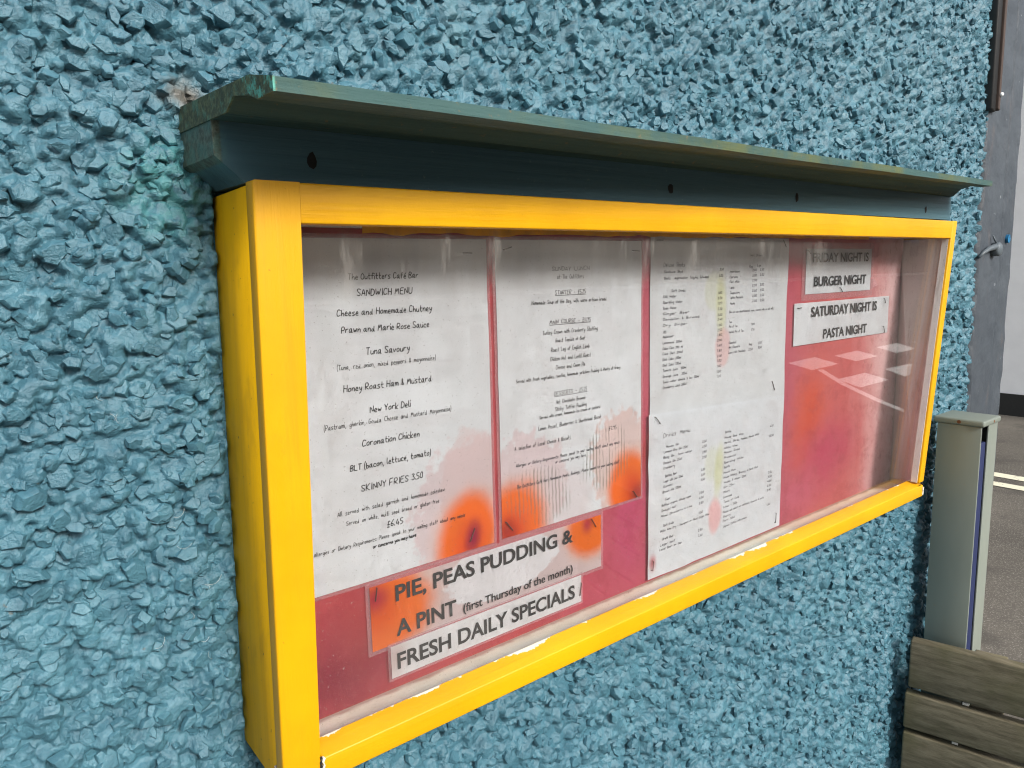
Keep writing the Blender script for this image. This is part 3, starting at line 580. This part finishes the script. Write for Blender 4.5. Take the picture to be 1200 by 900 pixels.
# ================================================================ MENU CASE
nb = empty('menu_case', (.3, 0, -.41)); tag(nb, 'yellow framed glazed menu case with a dark teal hood on the blue wall', 'notice board')
FY, BY = -.079, -.0655
def lerp(a, b, t): return a+(b-a)*t
ZT, ZB, IT, IB = .0329, -.4058, .0054, -.3865
def ox0(z): return lerp(-.2661, -.2568, (z-ZB)/(ZT-ZB))
def ox1(z): return lerp(.8049, .8765, (z-ZB)/(ZT-ZB))
def ix0(z): return lerp(-.2373, -.2255, (z-IB)/(IT-IB))
def ix1(z): return lerp(.7921, .8559, (z-IB)/(IT-IB))
ZBL = -.4015
def prism(name, quad, y0, y1, mat, bev=.0018, seg=3, skip=None):      # quad (x,z) ccw seen from the front; y0 front
    c = [(quad[0][0],y0,quad[0][1]),(quad[1][0],y0,quad[1][1]),(quad[1][0],y1,quad[1][1]),(quad[0][0],y1,quad[0][1]),
         (quad[3][0],y0,quad[3][1]),(quad[2][0],y0,quad[2][1]),(quad[2][0],y1,quad[2][1]),(quad[3][0],y1,quad[3][1])]
    return link(name, hexa(name, c, bev, seg, skip=skip), mat, nb)
tag(prism('stile', [(ox0(ZB)-.0003,ZB-.002),(ix0(ZB),ZB-.002),(ix0(ZT),ZT),(ox0(ZT),ZT)], FY, BY, MT['yelv'], skip=lambda m: m.x > -.245), 'left upright of the yellow frame')
tag(prism('stile', [(ix1(IB+.003),IB+.0045),(ox1(IB+.003),IB+.0045),(ox1(ZT),ZT),(ix1(ZT),ZT)], FY, BY, MT['yelv']), 'right upright of the yellow frame')
tag(prism('rail', [(ix0(IT)+.0002,IT),(ix1(IT)-.0002,IT),(ix1(ZT)-.0002,ZT-.0003),(ix0(ZT)+.0002,ZT-.0003)], FY+.0001, BY, MT['yel'], .0016, skip=lambda m: abs(m.z-.019) < .004), 'top rail of the yellow frame')
# bottom rail: top edge splays up towards the glass
xa, xb = ix0(ZB)+.0022, ox1(ZB)+.0012
c = [(xa,FY-.0004,ZB),(xb,FY-.0004,ZB),(xb,-.058,ZB),(xa,-.058,ZB),(xa,FY-.0004,IB),(xb,FY-.0004,IB),(xb,-.058,IB+.0042),(xa,-.058,IB+.0042)]
tag(link('rail', hexa('rail', c, .0014, 3), MT['yelw'], nb), 'bottom rail with white undercoat showing on its upper edge')
# cracked filler in the two bottom joints
def rag(name, pts, w, y, mat, thick=.002):
    bm = bmesh.new(); L = []; Rr = []
    for i, (x, z) in enumerate(pts):
        ww = w*random.uniform(.35, 1.2); L.append((x-ww, z)); Rr.append((x+ww*random.uniform(.4,1), z))
    vs = [[bm.verts.new((x, yy, z)) for x, z in L+Rr[::-1]] for yy in (y, y+thick)]
    n = len(vs[0]); bm.faces.new(vs[0]); bm.faces.new(vs[1][::-1])
    for i in range(n): bm.faces.new((vs[0][i], vs[0][(i+1)%n], vs[1][(i+1)%n], vs[1][i]))
    return link(name, finish(bm, name), mat, nb)
rag('joint_filler', [(xa+.0006+random.uniform(-.0005,.0005), lerp(IB+.001, ZB+.001, i/14)) for i in range(15)], .0012, FY-.0010, MT['whitefill'])
rag('joint_crack', [(xa-.0012+random.uniform(-.0004,.0004), lerp(IB+.002, ZB, i/14)) for i in range(15)], .0010, FY-.0006, MT['hole'])
rag('joint_crack', [(.8015+i*.0006, IB+.0035-i*.0006+random.uniform(-.0006,.0006)) for i in range(7)], .0016, FY-.0012, MT['hole'])
rag('joint_filler', [(.806-i*.0001, IB-.004-i*.0022) for i in range(7)], .0022, FY-.0012, MT['whitefill'])
rag('joint_filler', [(.790+i*.0012, IB+.0008) for i in range(6)], .0014, FY-.0010, MT['whitefill'])
# bare wood where paint has flaked from the lower left side
bm = bmesh.new(); q = [(-.2667,-.062,-.408),(-.2667,-.0665,-.408),(-.2667,-.0668,-.394),(-.2667,-.0655,-.388),(-.2667,-.0640,-.386),(-.2667,-.0625,-.392)]
vs = [bm.verts.new(p) for p in q]; f = bm.faces.new(vs); e = bmesh.ops.extrude_face_region(bm, geom=[f]); bmesh.ops.translate(bm, verts=[x for x in e['geom'] if isinstance(x, bmesh.types.BMVert)], vec=(.002,0,0))
link('bare_patch', finish(bm, 'bare_patch'), MT['bare'], nb)
# carcass
def panel(name, c, mat, bev=.0008): return link(name, hexa(name, c, bev, 1), mat, nb)
t = .014
ce = -.0648
tag(panel('side_panel', [(ox0(ZBL)+.0012,ce,ZBL-.004),(ox0(ZBL)+t,ce,ZBL-.004),(ox0(ZBL)+t,.006,ZBL),(ox0(ZBL)+.0012,.006,ZBL),
                     (ox0(ZT)+.0012,ce,ZT-.002),(ox0(ZT)+t,ce,ZT-.002),(ox0(ZT)+t,.006,ZT-.004),(ox0(ZT)+.0012,.006,ZT-.004)], MT['side']), 'left outer side, dirty olive yellow')
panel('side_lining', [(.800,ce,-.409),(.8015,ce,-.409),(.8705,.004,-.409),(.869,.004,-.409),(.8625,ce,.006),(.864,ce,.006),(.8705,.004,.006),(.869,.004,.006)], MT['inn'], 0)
link('glazing_bead', hexa('glazing_bead', [(ix1(IB)-.0006,-.0752,IB+.005),(ix1(IB)+.001,-.0752,IB+.005),(ix1(IB)+.001,-.0656,IB+.005),(ix1(IB)-.0006,-.0656,IB+.005),(ix1(IT)-.0006,-.0752,IT-.0005),(ix1(IT)+.001,-.0752,IT-.0005),(ix1(IT)+.001,-.0656,IT-.0005),(ix1(IT)-.0006,-.0656,IT-.0005)]), MT['inn'], nb)
panel('side_panel', [(.8022,ce,-.4095),(.8040,ce,-.4095),(.8760,.006,-.4095),(.8712,.006,-.4095),(.8646,ce,ZT-.002),(ox1(ZT)-.001,ce,ZT-.002),(.8765,.006,ZT-.002),(.8712,.006,ZT-.002)], MT['side'], 0)
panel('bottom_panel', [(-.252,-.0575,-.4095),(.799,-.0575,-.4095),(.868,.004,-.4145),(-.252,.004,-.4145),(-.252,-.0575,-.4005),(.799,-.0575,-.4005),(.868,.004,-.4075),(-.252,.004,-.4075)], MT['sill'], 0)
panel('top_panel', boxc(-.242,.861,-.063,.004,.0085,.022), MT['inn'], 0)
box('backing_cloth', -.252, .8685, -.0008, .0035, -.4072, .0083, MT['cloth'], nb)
# glass
c = [(ix0(IB)-.004,-.0652,IB-.0035),(ix1(IB)+.003,-.0652,IB-.0035),(ix1(IB)+.003,-.0622,IB-.0035),(ix0(IB)-.004,-.0622,IB-.0035),
     (ix0(IT)-.004,-.0652,IT+.003),(ix1(IT)+.003,-.0652,IT+.003),(ix1(IT)+.003,-.0622,IT+.003),(ix0(IT)-.004,-.0622,IT+.003)]
c = [(x, y+.0068*(1 if z < -.2 else 0)*0, z) for x, y, z in c]
link('glass_pane', hexa('glass_pane', [(c[0][0],-.0575,-.386)]+[(c[1][0],-.0575,-.386),(c[1][0],-.0548,-.386),(c[0][0],-.0548,-.386)]+[c[4],c[5],c[6],c[7]]), MT['glass'], nb)
# ragged smear of yellow paint along the top of the glass, dark bead under it
bm = bmesh.new(); n = 90; a = []; b_ = []
for i in range(n+1):
    x = lerp(-.17, .62, i/n); e = max(0, .0035*noise.noise((x*9, 0, 1))+.0030*noise.noise((x*40, 2, 1))+.0018) if x < .3 else .0006+.0008*noise.noise((x*40,2,1))
    a.append(bm.verts.new((x, -.0612, IT+.001))); b_.append(bm.verts.new((x, -.0608, IT-.0022-e)))
for i in range(n): bm.faces.new((a[i], b_[i], b_[i+1], a[i+1]))
g = bmesh.ops.solidify(bm, geom=bm.faces[:], thickness=.0004); link('paint_smear', finish(bm, 'paint_smear'), MT['side'], nb)

# hood: fascia board with a splayed end, roof board with nosed front
def extrude_profile(name, secs, mat, parent, bev=0):
    """secs: list of cross sections (lists of points), same count, joined in sequence"""
    bm = bmesh.new(); R = [[bm.verts.new(p) for p in s] for s in secs]; n = len(R[0])
    for A, B in zip(R, R[1:]):
        for i in range(n): bm.faces.new((A[i], A[(i+1)%n], B[(i+1)%n], B[i]))
    bm.faces.new(R[0][::-1]); bm.faces.new(R[-1]); 
    if bev: bmesh.ops.bevel(bm, geom=[e for e in bm.edges if e.calc_face_angle(0) > .5], offset=bev, segments=2, affect='EDGES')
    return link(name, finish(bm, name), mat, parent)
fz = -.0628
f0 = [(-.2745,fz,.072),(-.2745,fz,.0488),(-.2552,fz,.0325),(.889,fz,.0360),(.889,fz,.0735)]
extrude_profile('fascia_board', [f0, [(x,.006,z) for x,_,z in f0]], MT['fascia'], nb, .0012)
secs = []
for i in range(25):
    t_ = i/24; x = lerp(-.2755, .885, t_); yf = lerp(-.168, -.1215, t_); dz = lerp(-.001, .0085, t_); zt = lerp(.0760, .0910, t_)
    wv = .0007*noise.noise((x*5, 1, 0)); s = abs(yf)/.168
    secs.append([(x,.006,.0895+dz*.4),(x,yf*.80,.0842+dz*.75+wv),(x,yf,zt+wv),(x,yf-.0004,zt-.0078+wv),(x,yf*.86,zt-.0078+wv),(x,yf*.80,zt-.0035+wv),(x,yf*.64,.0772+dz*.6),
                 (x,yf*.56,.0700+dz*.4),(x,-.066,.0706+dz*.2),(x,.006,.0722)])
extrude_profile('roof_board', secs, MT['roof'], nb, .0009)
for x, z in ((-.2074,.0498),(.1835,.0505),(.4252,.0512),(.7948,.0488)):
    bm = bmesh.new(); n = 9; r1 = [bm.verts.new((x+math.cos(k*6.283/n)*.0042*random.uniform(.7,1.15), fz-.0004, z+math.sin(k*6.283/n)*.0058*random.uniform(.75,1.15))) for k in range(n)]
    c0 = bm.verts.new((x, fz-.0012, z)); [bm.faces.new((r1[k], r1[(k+1)%n], c0)) for k in range(n)]
    link('screw_hole', finish(bm, 'screw_hole', True), MT['hole'], nb)

# ================================================================ PAPERS
def warp(s, x, z): return s[4]*(noise.noise((x*9+s[5], z*7, s[5]))+.5*noise.noise((x*23, z*17+s[5], 2)))
def paper(name, spec, mat, label, cat='menu sheet', pouch=0.0, group=None, skew=(0,0)):
    """spec x0,x1,z0,z1,amp,seed,y ; skew shifts z at right end (top,bottom)"""
    x0, x1, z0, z1, amp, seed, y = spec
    def grid(a0, a1, b0, b1, yy, nm, thick=.0003):
        nx, nz = 26, 30 if b1-b0 > .15 else 8; bm = bmesh.new(); G = []
        for i in range(nx+1):
            r = []
            for j in range(nz+1):
                u = i/nx; x = lerp(a0, a1, u); z = lerp(b0+skew[1]*u, b1+skew[0]*u, j/nz)
                r.append(bm.verts.new((x, yy-abs(warp(spec, x, z)), z)))
            G.append(r)
        for i in range(nx):
            for j in range(nz): bm.faces.new((G[i][j], G[i+1][j], G[i+1][j+1], G[i][j+1]))
        bmesh.ops.solidify(bm, geom=bm.faces[:], thickness=thick)
        m_ = finish(bm, nm, True); m_.set_sharp_from_angle(angle=D2R(40)); return m_
    o = link(name, grid(x0, x1, z0, z1, y, name), mat)
    tag(o, label, cat, group)
    if pouch: link('laminate_pouch', grid(x0-pouch, x1+pouch, z0-pouch, z1+pouch, y+.0005, 'laminate_pouch', .0002), MT['pouch'], o)
    return o
GL = {
'a':"3h 1h 0f 0e 1d 2e 3h 3d 4d",'b':"0k 0d 2d 3e 3f 2h 0f",'c':"3g 2h 1h 0f 0e 1d 3d",'d':"3f 1g 0e 1d 2d 3f 3k 3d 4d",'e':"0f 3f 2h 1h 0f 0e 1d 3d",'f':"3j 2k 1j 1d|0h 3h",
'g':"3h 1h 0f 1d 3e 3h 3b 2a 0b",'h':"0k 0d 0f 2h 3f 3d",'i':"0h 0d|0j 0k",'j':"1h 1b 0a|1j 1k",'k':"0k 0d|3h 0e 3d",'l':"0k 0e 1d",'m':"0h 0d 0f 1h 2g 2d 2f 3h 4g 4d",
'n':"0h 0d 0f 2h 3g 3d",'o':"2h 0g 0e 1d 3e 3g 2h",'p':"0h 0a 0f 2h 3g 3e 1d 0e",'q':"3h 1h 0f 1d 3e 3h 3a 4b",'r':"0h 0d 0f 1h 3h",'s':"3h 1h 0g 3e 2d 0d",'t':"1k 1e 2d 3d|0h 3h",
'u':"0h 0e 1d 3e 3h 3d",'v':"0h 1d 3h",'w':"0h 1d 2g 3d 4h",'x':"0h 3d|3h 0d",'y':"0h 1e 3f|3h 3f 2b 0a",'z':"0h 3h 0d 3d",'é':"0f 3f 2h 1h 0f 0e 1d 3d|1i 3k",
'A':"0d 2k 4d|1f 4f",'B':"0d 0k 3k 4i 2h 0h 3g 4e 3d 0d",'C':"4j 3k 1k 0h 0f 1d 4e",'D':"0d 0k 2k 4i 4f 2d 0d",'E':"4k 0k 0d 4d|0h 3h",'F':"4k 0k 0d|0g 3g",'G':"4j 2k 0i 0e 2d 4e 4g 2g",
'H':"0k 0d|4k 4d|0h 4g",'I':"1k 1d",'J':"3k 3e 1d 0e",'K':"0k 0d|4k 0g 4d",'L':"0k 0d 4d",'M':"0d 1k 2f 4k 5d",'N':"0d 0k 4d 4k",'O':"2k 0i 0e 2d 4e 4i 2k",'P':"0d 0k 3k 4i 3g 0g",
'Q':"2k 0i 0e 2d 4e 4i 2k|3e 5c",'R':"0d 0k 3k 4i 3g 0g 4d",'S':"4j 2k 0j 1h 4f 3d 0e",'T':"0k 4k|2k 2d",'U':"0k 0e 2d 4e 4k",'V':"0k 2d 4k",'W':"0k 1d 3i 4d 6k",'X':"0k 4d|4k 0d",
'Y':"0k 2g 4k|2g 2d",'Z':"0k 4k 0d 4d",'0':"2k 0i 0e 2d 3e 3i 2k",'1':"0j 1k 1d",'2':"0j 2k 3i 0d 3d",'3':"0j 1k 3j 2i 1h 3g 3e 1d 0e",'4':"2k 0f 4f|3h 3d",'5':"3k 0k 0h 3g 3e 1d 0d",
'6':"3k 0g 0e 2d 3f 1g 0f",'7':"0k 3k 1d",'8':"2k 0i 3f 2d 0e 3i 2k",'9':"3i 1i 0j 2k 3i 2d",'&':"3d 0i 1k 2i 0e 1d 3f",',':"1d 0b",'.':"0d 0e",'-':"0g 2g",':':"0d 0e|0g 0h",
'(':"1l 0i 0e 1b",')':"0l 1i 1e 0b",'£':"3j 2k 1j 1d 0d 3d|0g 3g","'":"0k 0i"}
def strokes(ch):
    out = []
    for s in GL[ch].split('|'):
        p = [(float(a[0]), float(ord(a[1])-100)) for a in s.split()]
        if len(p) > 2:                                   # one round of corner cutting for a pen-like line
            q = [p[0]]
            for a, b in zip(p, p[1:]): q += [(a[0]*.78+b[0]*.22, a[1]*.78+b[1]*.22), (a[0]*.22+b[0]*.78, a[1]*.22+b[1]*.78)]
            q.append(p[-1]); p = q
        out.append(p)
    return out
GS = {k: strokes(k) for k in GL}
def natural(t, sp=3):
    w_ = 0
    for ch in t: w_ += sp if ch == ' ' else max(p[0] for s in GS[ch] for p in s)+1.5
    return w_
def written(line, spec, par, mat, cap=None, pen=.00034, maxcap=.0056, dy=.0005):
    text, x, z, wd = line; x, z, wd = x*1e-4, z*1e-4, wd*1e-4; und = text[0] == '_'; text = text.lstrip('_')
    SP = 3 if pen > .0003 else 5.5; sx = wd/natural(text, SP); sz = cap/7 if cap else min(sx*(1.04 if pen > .0003 else 1.25), maxcap/7)
    V = []; F = []; cx = x
    def seg(P):
        for (ax, az), (bx, bz) in zip(P, P[1:]):
            dx, dz = bx-ax, bz-az; L = math.hypot(dx, dz) or 1e-9; ex, ez = dx/L*pen*.5, dz/L*pen*.5; px, pz = -dz/L*pen, dx/L*pen; b = len(V)
            for qx, qz in ((ax-ex+px, az-ez+pz), (ax-ex-px, az-ez-pz), (bx+ex-px, bz+ez-pz), (bx+ex+px, bz+ez+pz)): V.append((qx, spec[6]-abs(warp(spec, qx, qz))-dy, qz))
            F.append((b, b+1, b+2, b+3))
    for ch in text:
        if ch == ' ': cx += SP*sx; continue
        jz = random.uniform(-.25, .25)*sz; js = random.uniform(.93, 1.07)
        for s in GS[ch]: seg([(cx+(px+py*.10)*sx, z+jz+py*sz*js) for px, py in s])
        cx += (max(p[0] for s in GS[ch] for p in s)+1.5)*sx
    if und: seg([(x, z-1.6*sz), (x+wd, z-1.6*sz)])
    return link('written_line', pydata('written_line', V, F), mat, par)
def staple(x, z, ang, par, y, mat, L=.010):
    bm = bmesh.new(); c, s = math.cos(ang)*L/2, math.sin(ang)*L/2
    tube_bm(bm, [(x-c, y+.002, z-s), (x-c, y-.0006, z-s), (x+c, y-.0006, z+s), (x+c, y+.002, z+s)], .00055, 5); return link('staple', finish(bm, 'staple'), mat, par)
def printed(line, cap, par, y, mat, bold=.024):
    text, x, z, wd = line; x, z, wd = x*1e-4, z*1e-4, wd*1e-4
    cu = bpy.data.curves.new('t', 'FONT'); cu.body = text; cu.size = 1; cu.offset = bold; cu.resolution_u = 4
    ob = bpy.data.objects.new('t', cu); COL.objects.link(ob); dg = bpy.context.evaluated_depsgraph_get(); me = bpy.data.meshes.new_from_object(ob.evaluated_get(dg))
    COL.objects.unlink(ob); bpy.data.objects.remove(ob)
    P = [v.co.copy() for v in me.vertices]; a = min(p.x for p in P); b = max(p.x for p in P); H_ = .729+bold*2
    for v in me.vertices: v.co = (x+(v.co.x-a)/(b-a)*wd, y, z+(v.co.y+bold)/H_*cap)
    me.materials.clear(); return link('printed_line', me, mat, par)

sp1 = (-.2025,-.0105,-.2965,.0003,.0016,1.3,-.0022); sp2 = (.0000,.2085,-.2955,.0003,.0018,4.1,-.0022)
sp3 = (.2235,.5115,-.2060,.0056,.0022,6.6,-.0022); sp4 = (.2190,.5075,-.4025,-.1995,.0032,8.2,-.0046)
s1 = paper('sandwich_menu', sp1, m_paper('sandwich_menu_paper', p_s1), 'white sandwich menu sheet at the left with an orange stain in its lower right corner', pouch=.0035)
s2 = paper('sunday_lunch_menu', sp2, m_paper('sunday_menu_paper', p_s2), 'white Sunday lunch menu sheet, stained orange in both lower corners', pouch=.0035)
s3 = paper('hot_drinks_menu', sp3, m_paper('hot_drinks_paper', p_s3, (.70,.725,.75)), 'upper wide price sheet with columns of soft and hot drinks, faint pink smudge', skew=(0,-.008))
s4 = paper('drinks_menu', sp4, m_paper('drinks_paper', p_s4, (.72,.75,.785)), 'lower wide drinks menu sheet overlapping the sheet above, pink smudge in its middle', skew=(-.012,0))
for ln in S1: written(ln, sp1, s1, MT['ink'], pen=.00036 if ln[3] > 0 and natural(ln[0]) < 190 and ln[0][0] != '(' else .00020)
for ln in S2: written(ln, sp2, s2, MT['inkf'] if ln[2] < -2200 else MT['ink'], pen=.00021, maxcap=.0042)
for k, ln in enumerate(S3): written(ln, sp3, s3, MT['inkf'], cap=.0048 if k == 0 else .0029, pen=.00022)
for k, ln in enumerate(S4): written(ln, sp4, s4, MT['inkf'] if k else MT['ink'], cap=.0052 if k == 0 else .0028, pen=.00022)
staple(-.033,-.0122,0,s1,-.0034,MT['steel']); staple(-.0376,-.2816,1.1,s1,-.0034,MT['rust'],.013)
staple(.0144,-.0079,.25,s2,-.0034,MT['steel']); staple(.1985,-.0105,-.05,s2,-.0034,MT['steel']); staple(.1975,-.2905,-.9,s2,-.0034,MT['rust']); staple(.0085,-.284,-.9,s2,-.0034,MT['rust'],.013)
staple(.239,.0015,0,s3,-.0034,MT['steel']); staple(.5000,-.001,-.9,s3,-.0034,MT['steel'],.012); staple(.4814,-.195,-1.1,s3,-.0040,MT['steel'],.014)
staple(.2336,-.2075,-.8,s4,-.0064,MT['steel'],.012); staple(.2262,-.386,1.5,s4,-.0064,MT['rust'],.012); staple(.4939,-.388,1.5,s4,-.0064,MT['steel'],.014)
# large notices
spp = (-.1510,.1395,-.3625,-.3020,.0004,2.2,-.0040); n1 = paper('pie_night_notice', spp, m_paper('pie_notice_paper', p_pie, (.74,.745,.78)), 'notice reading PIE, PEAS PUDDING & A PINT, stained orange at both ends', 'notice', .0040)
spf = (-.1338,.1065,-.3940,-.3632,.0003,3.3,-.0054); n2 = paper('daily_specials_notice', spf, m_paper('specials_notice_paper', p_fresh, (.74,.75,.77)), 'narrow white notice reading FRESH DAILY SPECIALS below the pie notice', 'notice', .0028)
spr = (.5590,.7535,-.0722,-.0080,.0006,4.4,-.0028); n3 = paper('burger_night_notice', spr, m_paper('burger_notice_paper'), 'white notice reading FRIDAY NIGHT IS BURGER NIGHT at the upper right', 'notice', .009)
sps = (.5310,.8210,-.1445,-.0843,.0006,5.5,-.0030); n4 = paper('pasta_night_notice', sps, m_paper('pasta_notice_paper'), 'white notice reading SATURDAY NIGHT IS PASTA NIGHT below the burger notice', 'notice')
yp = spp[6]-.0012; yf_ = spf[6]-.0009; yr = spr[6]-.0012; ys_ = sps[6]-.0012
B1 = BIG; big = MT['ink']
printed(B1[0], .0164, n1, yp, big); printed(B1[1], .0164, n1, yp, big); printed(B1[2], .0092, n1, yp, big, .012)
printed(B1[3], .0166, n2, yf_, big); printed(B1[4], .0146, n3, yr, big); printed(B1[5], .0150, n3, yr, big); printed(B1[6], .0158, n4, ys_, big); printed(B1[7], .0152, n4, ys_, big)
link('torn_corner', pydata('torn_corner', [(.7535,-.0722,-.0030),(.776,-.066,-.0036)] and [(.7535,-.0030,-.0722),(.777,-.0040,-.0655),(.766,-.0034,-.053),(.7535,-.0030,-.058)], [(0,1,2,3)]), MT['pouch'], n3)
staple(-.1452,-.3095,1.4,n1,-.0048,MT['rust'],.012); staple(.1272,-.3085,-1.0,n1,-.0048,MT['rust'],.012); staple(.1045,-.379,1.4,n2,-.0062,MT['rust'],.014)
staple(.5640,-.0125,-.5,n3,-.0038,MT['steel']); staple(.6601,-.0690,-.7,n3,-.0038,MT['steel']); staple(.5432,-.0908,0,n4,-.0042,MT['steel'],.009)
staple(.8040,-.0915,-1.0,n4,-.0042,MT['steel'],.009); staple(.8055,-.1385,-1.2,n4,-.0042,MT['steel'],.011)

# ================================================================ SAGE POST AND TIMBER SCREEN
ps = empty('awning_post', (1.02, -.06, GZ)); tag(ps, 'sage green metal post with a navy slot, standing behind the timber screen', 'post')
bx0, bx1, by0, by1, zt_ = .9825, 1.056, -.1005, -.028, -.3165
# thin sheet-metal shell: wide side, narrow front, back and far side
box('side_plate', bx0, bx0+.003, by0+.001, by1, GZ, zt_, MT['box'], ps, .0008)
box('front_plate', bx0+.0310, bx1, by0, by0+.003, GZ, zt_, MT['box'], ps, .0008)
box('far_plate', bx1-.003, bx1-.0002, by0+.0032, by1, GZ, zt_, MT['box'], ps, .0006)
box('back_plate', bx0+.0032, bx1-.0032, by1-.003, by1-.0002, GZ, zt_, MT['box'], ps, .0006)
box('slot_lining', bx0+.0034, bx0+.0340, by0+.010, by0+.0125, GZ, zt_, MT['black'], ps)
box('fabric_roll', bx0+.0060, bx0+.0295, by0+.0025, by0+.0095, GZ+.05, zt_-.030, MT['navy'], ps, .002)
box('cap', bx0-.004, bx1+.003, by0-.004, by1+.006, zt_+.0003, zt_+.0115, MT['box'], ps, .0035, 3)
for (x, y, ax) in ((bx0-.0044, by0+.036, 0), (bx0+.042, by0-.0044, 1)):
    bm = bmesh.new()
    tube_bm(bm, [(x, y, zt_+.006), (x+(.003 if ax == 0 else 0), y+(.003 if ax else 0), zt_+.006)], [.0024 if ax else .0034]*2, 8)
    link('rusty_screw', finish(bm, 'rusty_screw'), MT['rustm'], ps)
sc_ = empty('timber_screen', (.96, -.2, GZ)); tag(sc_, 'low screen of weathered horizontal planks at the lower right, in front of the sage post', 'timber screen')
e0 = Vector((.9151, -.030, 0)); dr = Vector((.0420, -.1674, 0)).normalized(); nn = Vector((dr.y, -dr.x, 0)); nn = nn if nn.x < 0 else -nn   # nn towards viewer (-x)
rows = [(-.7124,-.8040),(-.8168,-.8860),(-.8955,-.985),(-.997,-1.085),(-1.097,-1.185),(-1.197,-1.285)]
for k, (zt2, zb2) in enumerate(rows):
    L = 1.25; j0 = random.uniform(-.003, .002); th = .022
    a = e0 + dr*j0; b = e0 + dr*L
    q = [a, b, b-nn*th, a-nn*th]
    c = [(p.x, p.y, zb2) for p in q] + [(p.x, p.y, zt2) for p in q]
    link('plank', hexa('plank', c, .003, 2), MT['plank'], sc_)
for s_ in (.098, .62, 1.18):
    a = e0 + dr*s_ - nn*.0225; b = a + dr*.05
    q = [a, b, b-nn*.045, a-nn*.045]
    link('upright', hexa('upright', [(p.x, p.y, GZ) for p in q]+[(p.x, p.y, -.73) for p in q], .002), MT['plank'], sc_)
for s_, z in ((.088, -.8100), (.076, -.8905), (.20, -.8105)):
    a = e0 + dr*s_ - nn*.006; b = a + dr*.010; q = [a, b, b-nn*.012, a-nn*.012]
    link('clip', hexa('clip', [(p.x, p.y, z-.0024) for p in q]+[(p.x, p.y, z+.0024) for p in q], .0006), flat('pale_clip', (.55,.52,.48), .6), sc_)
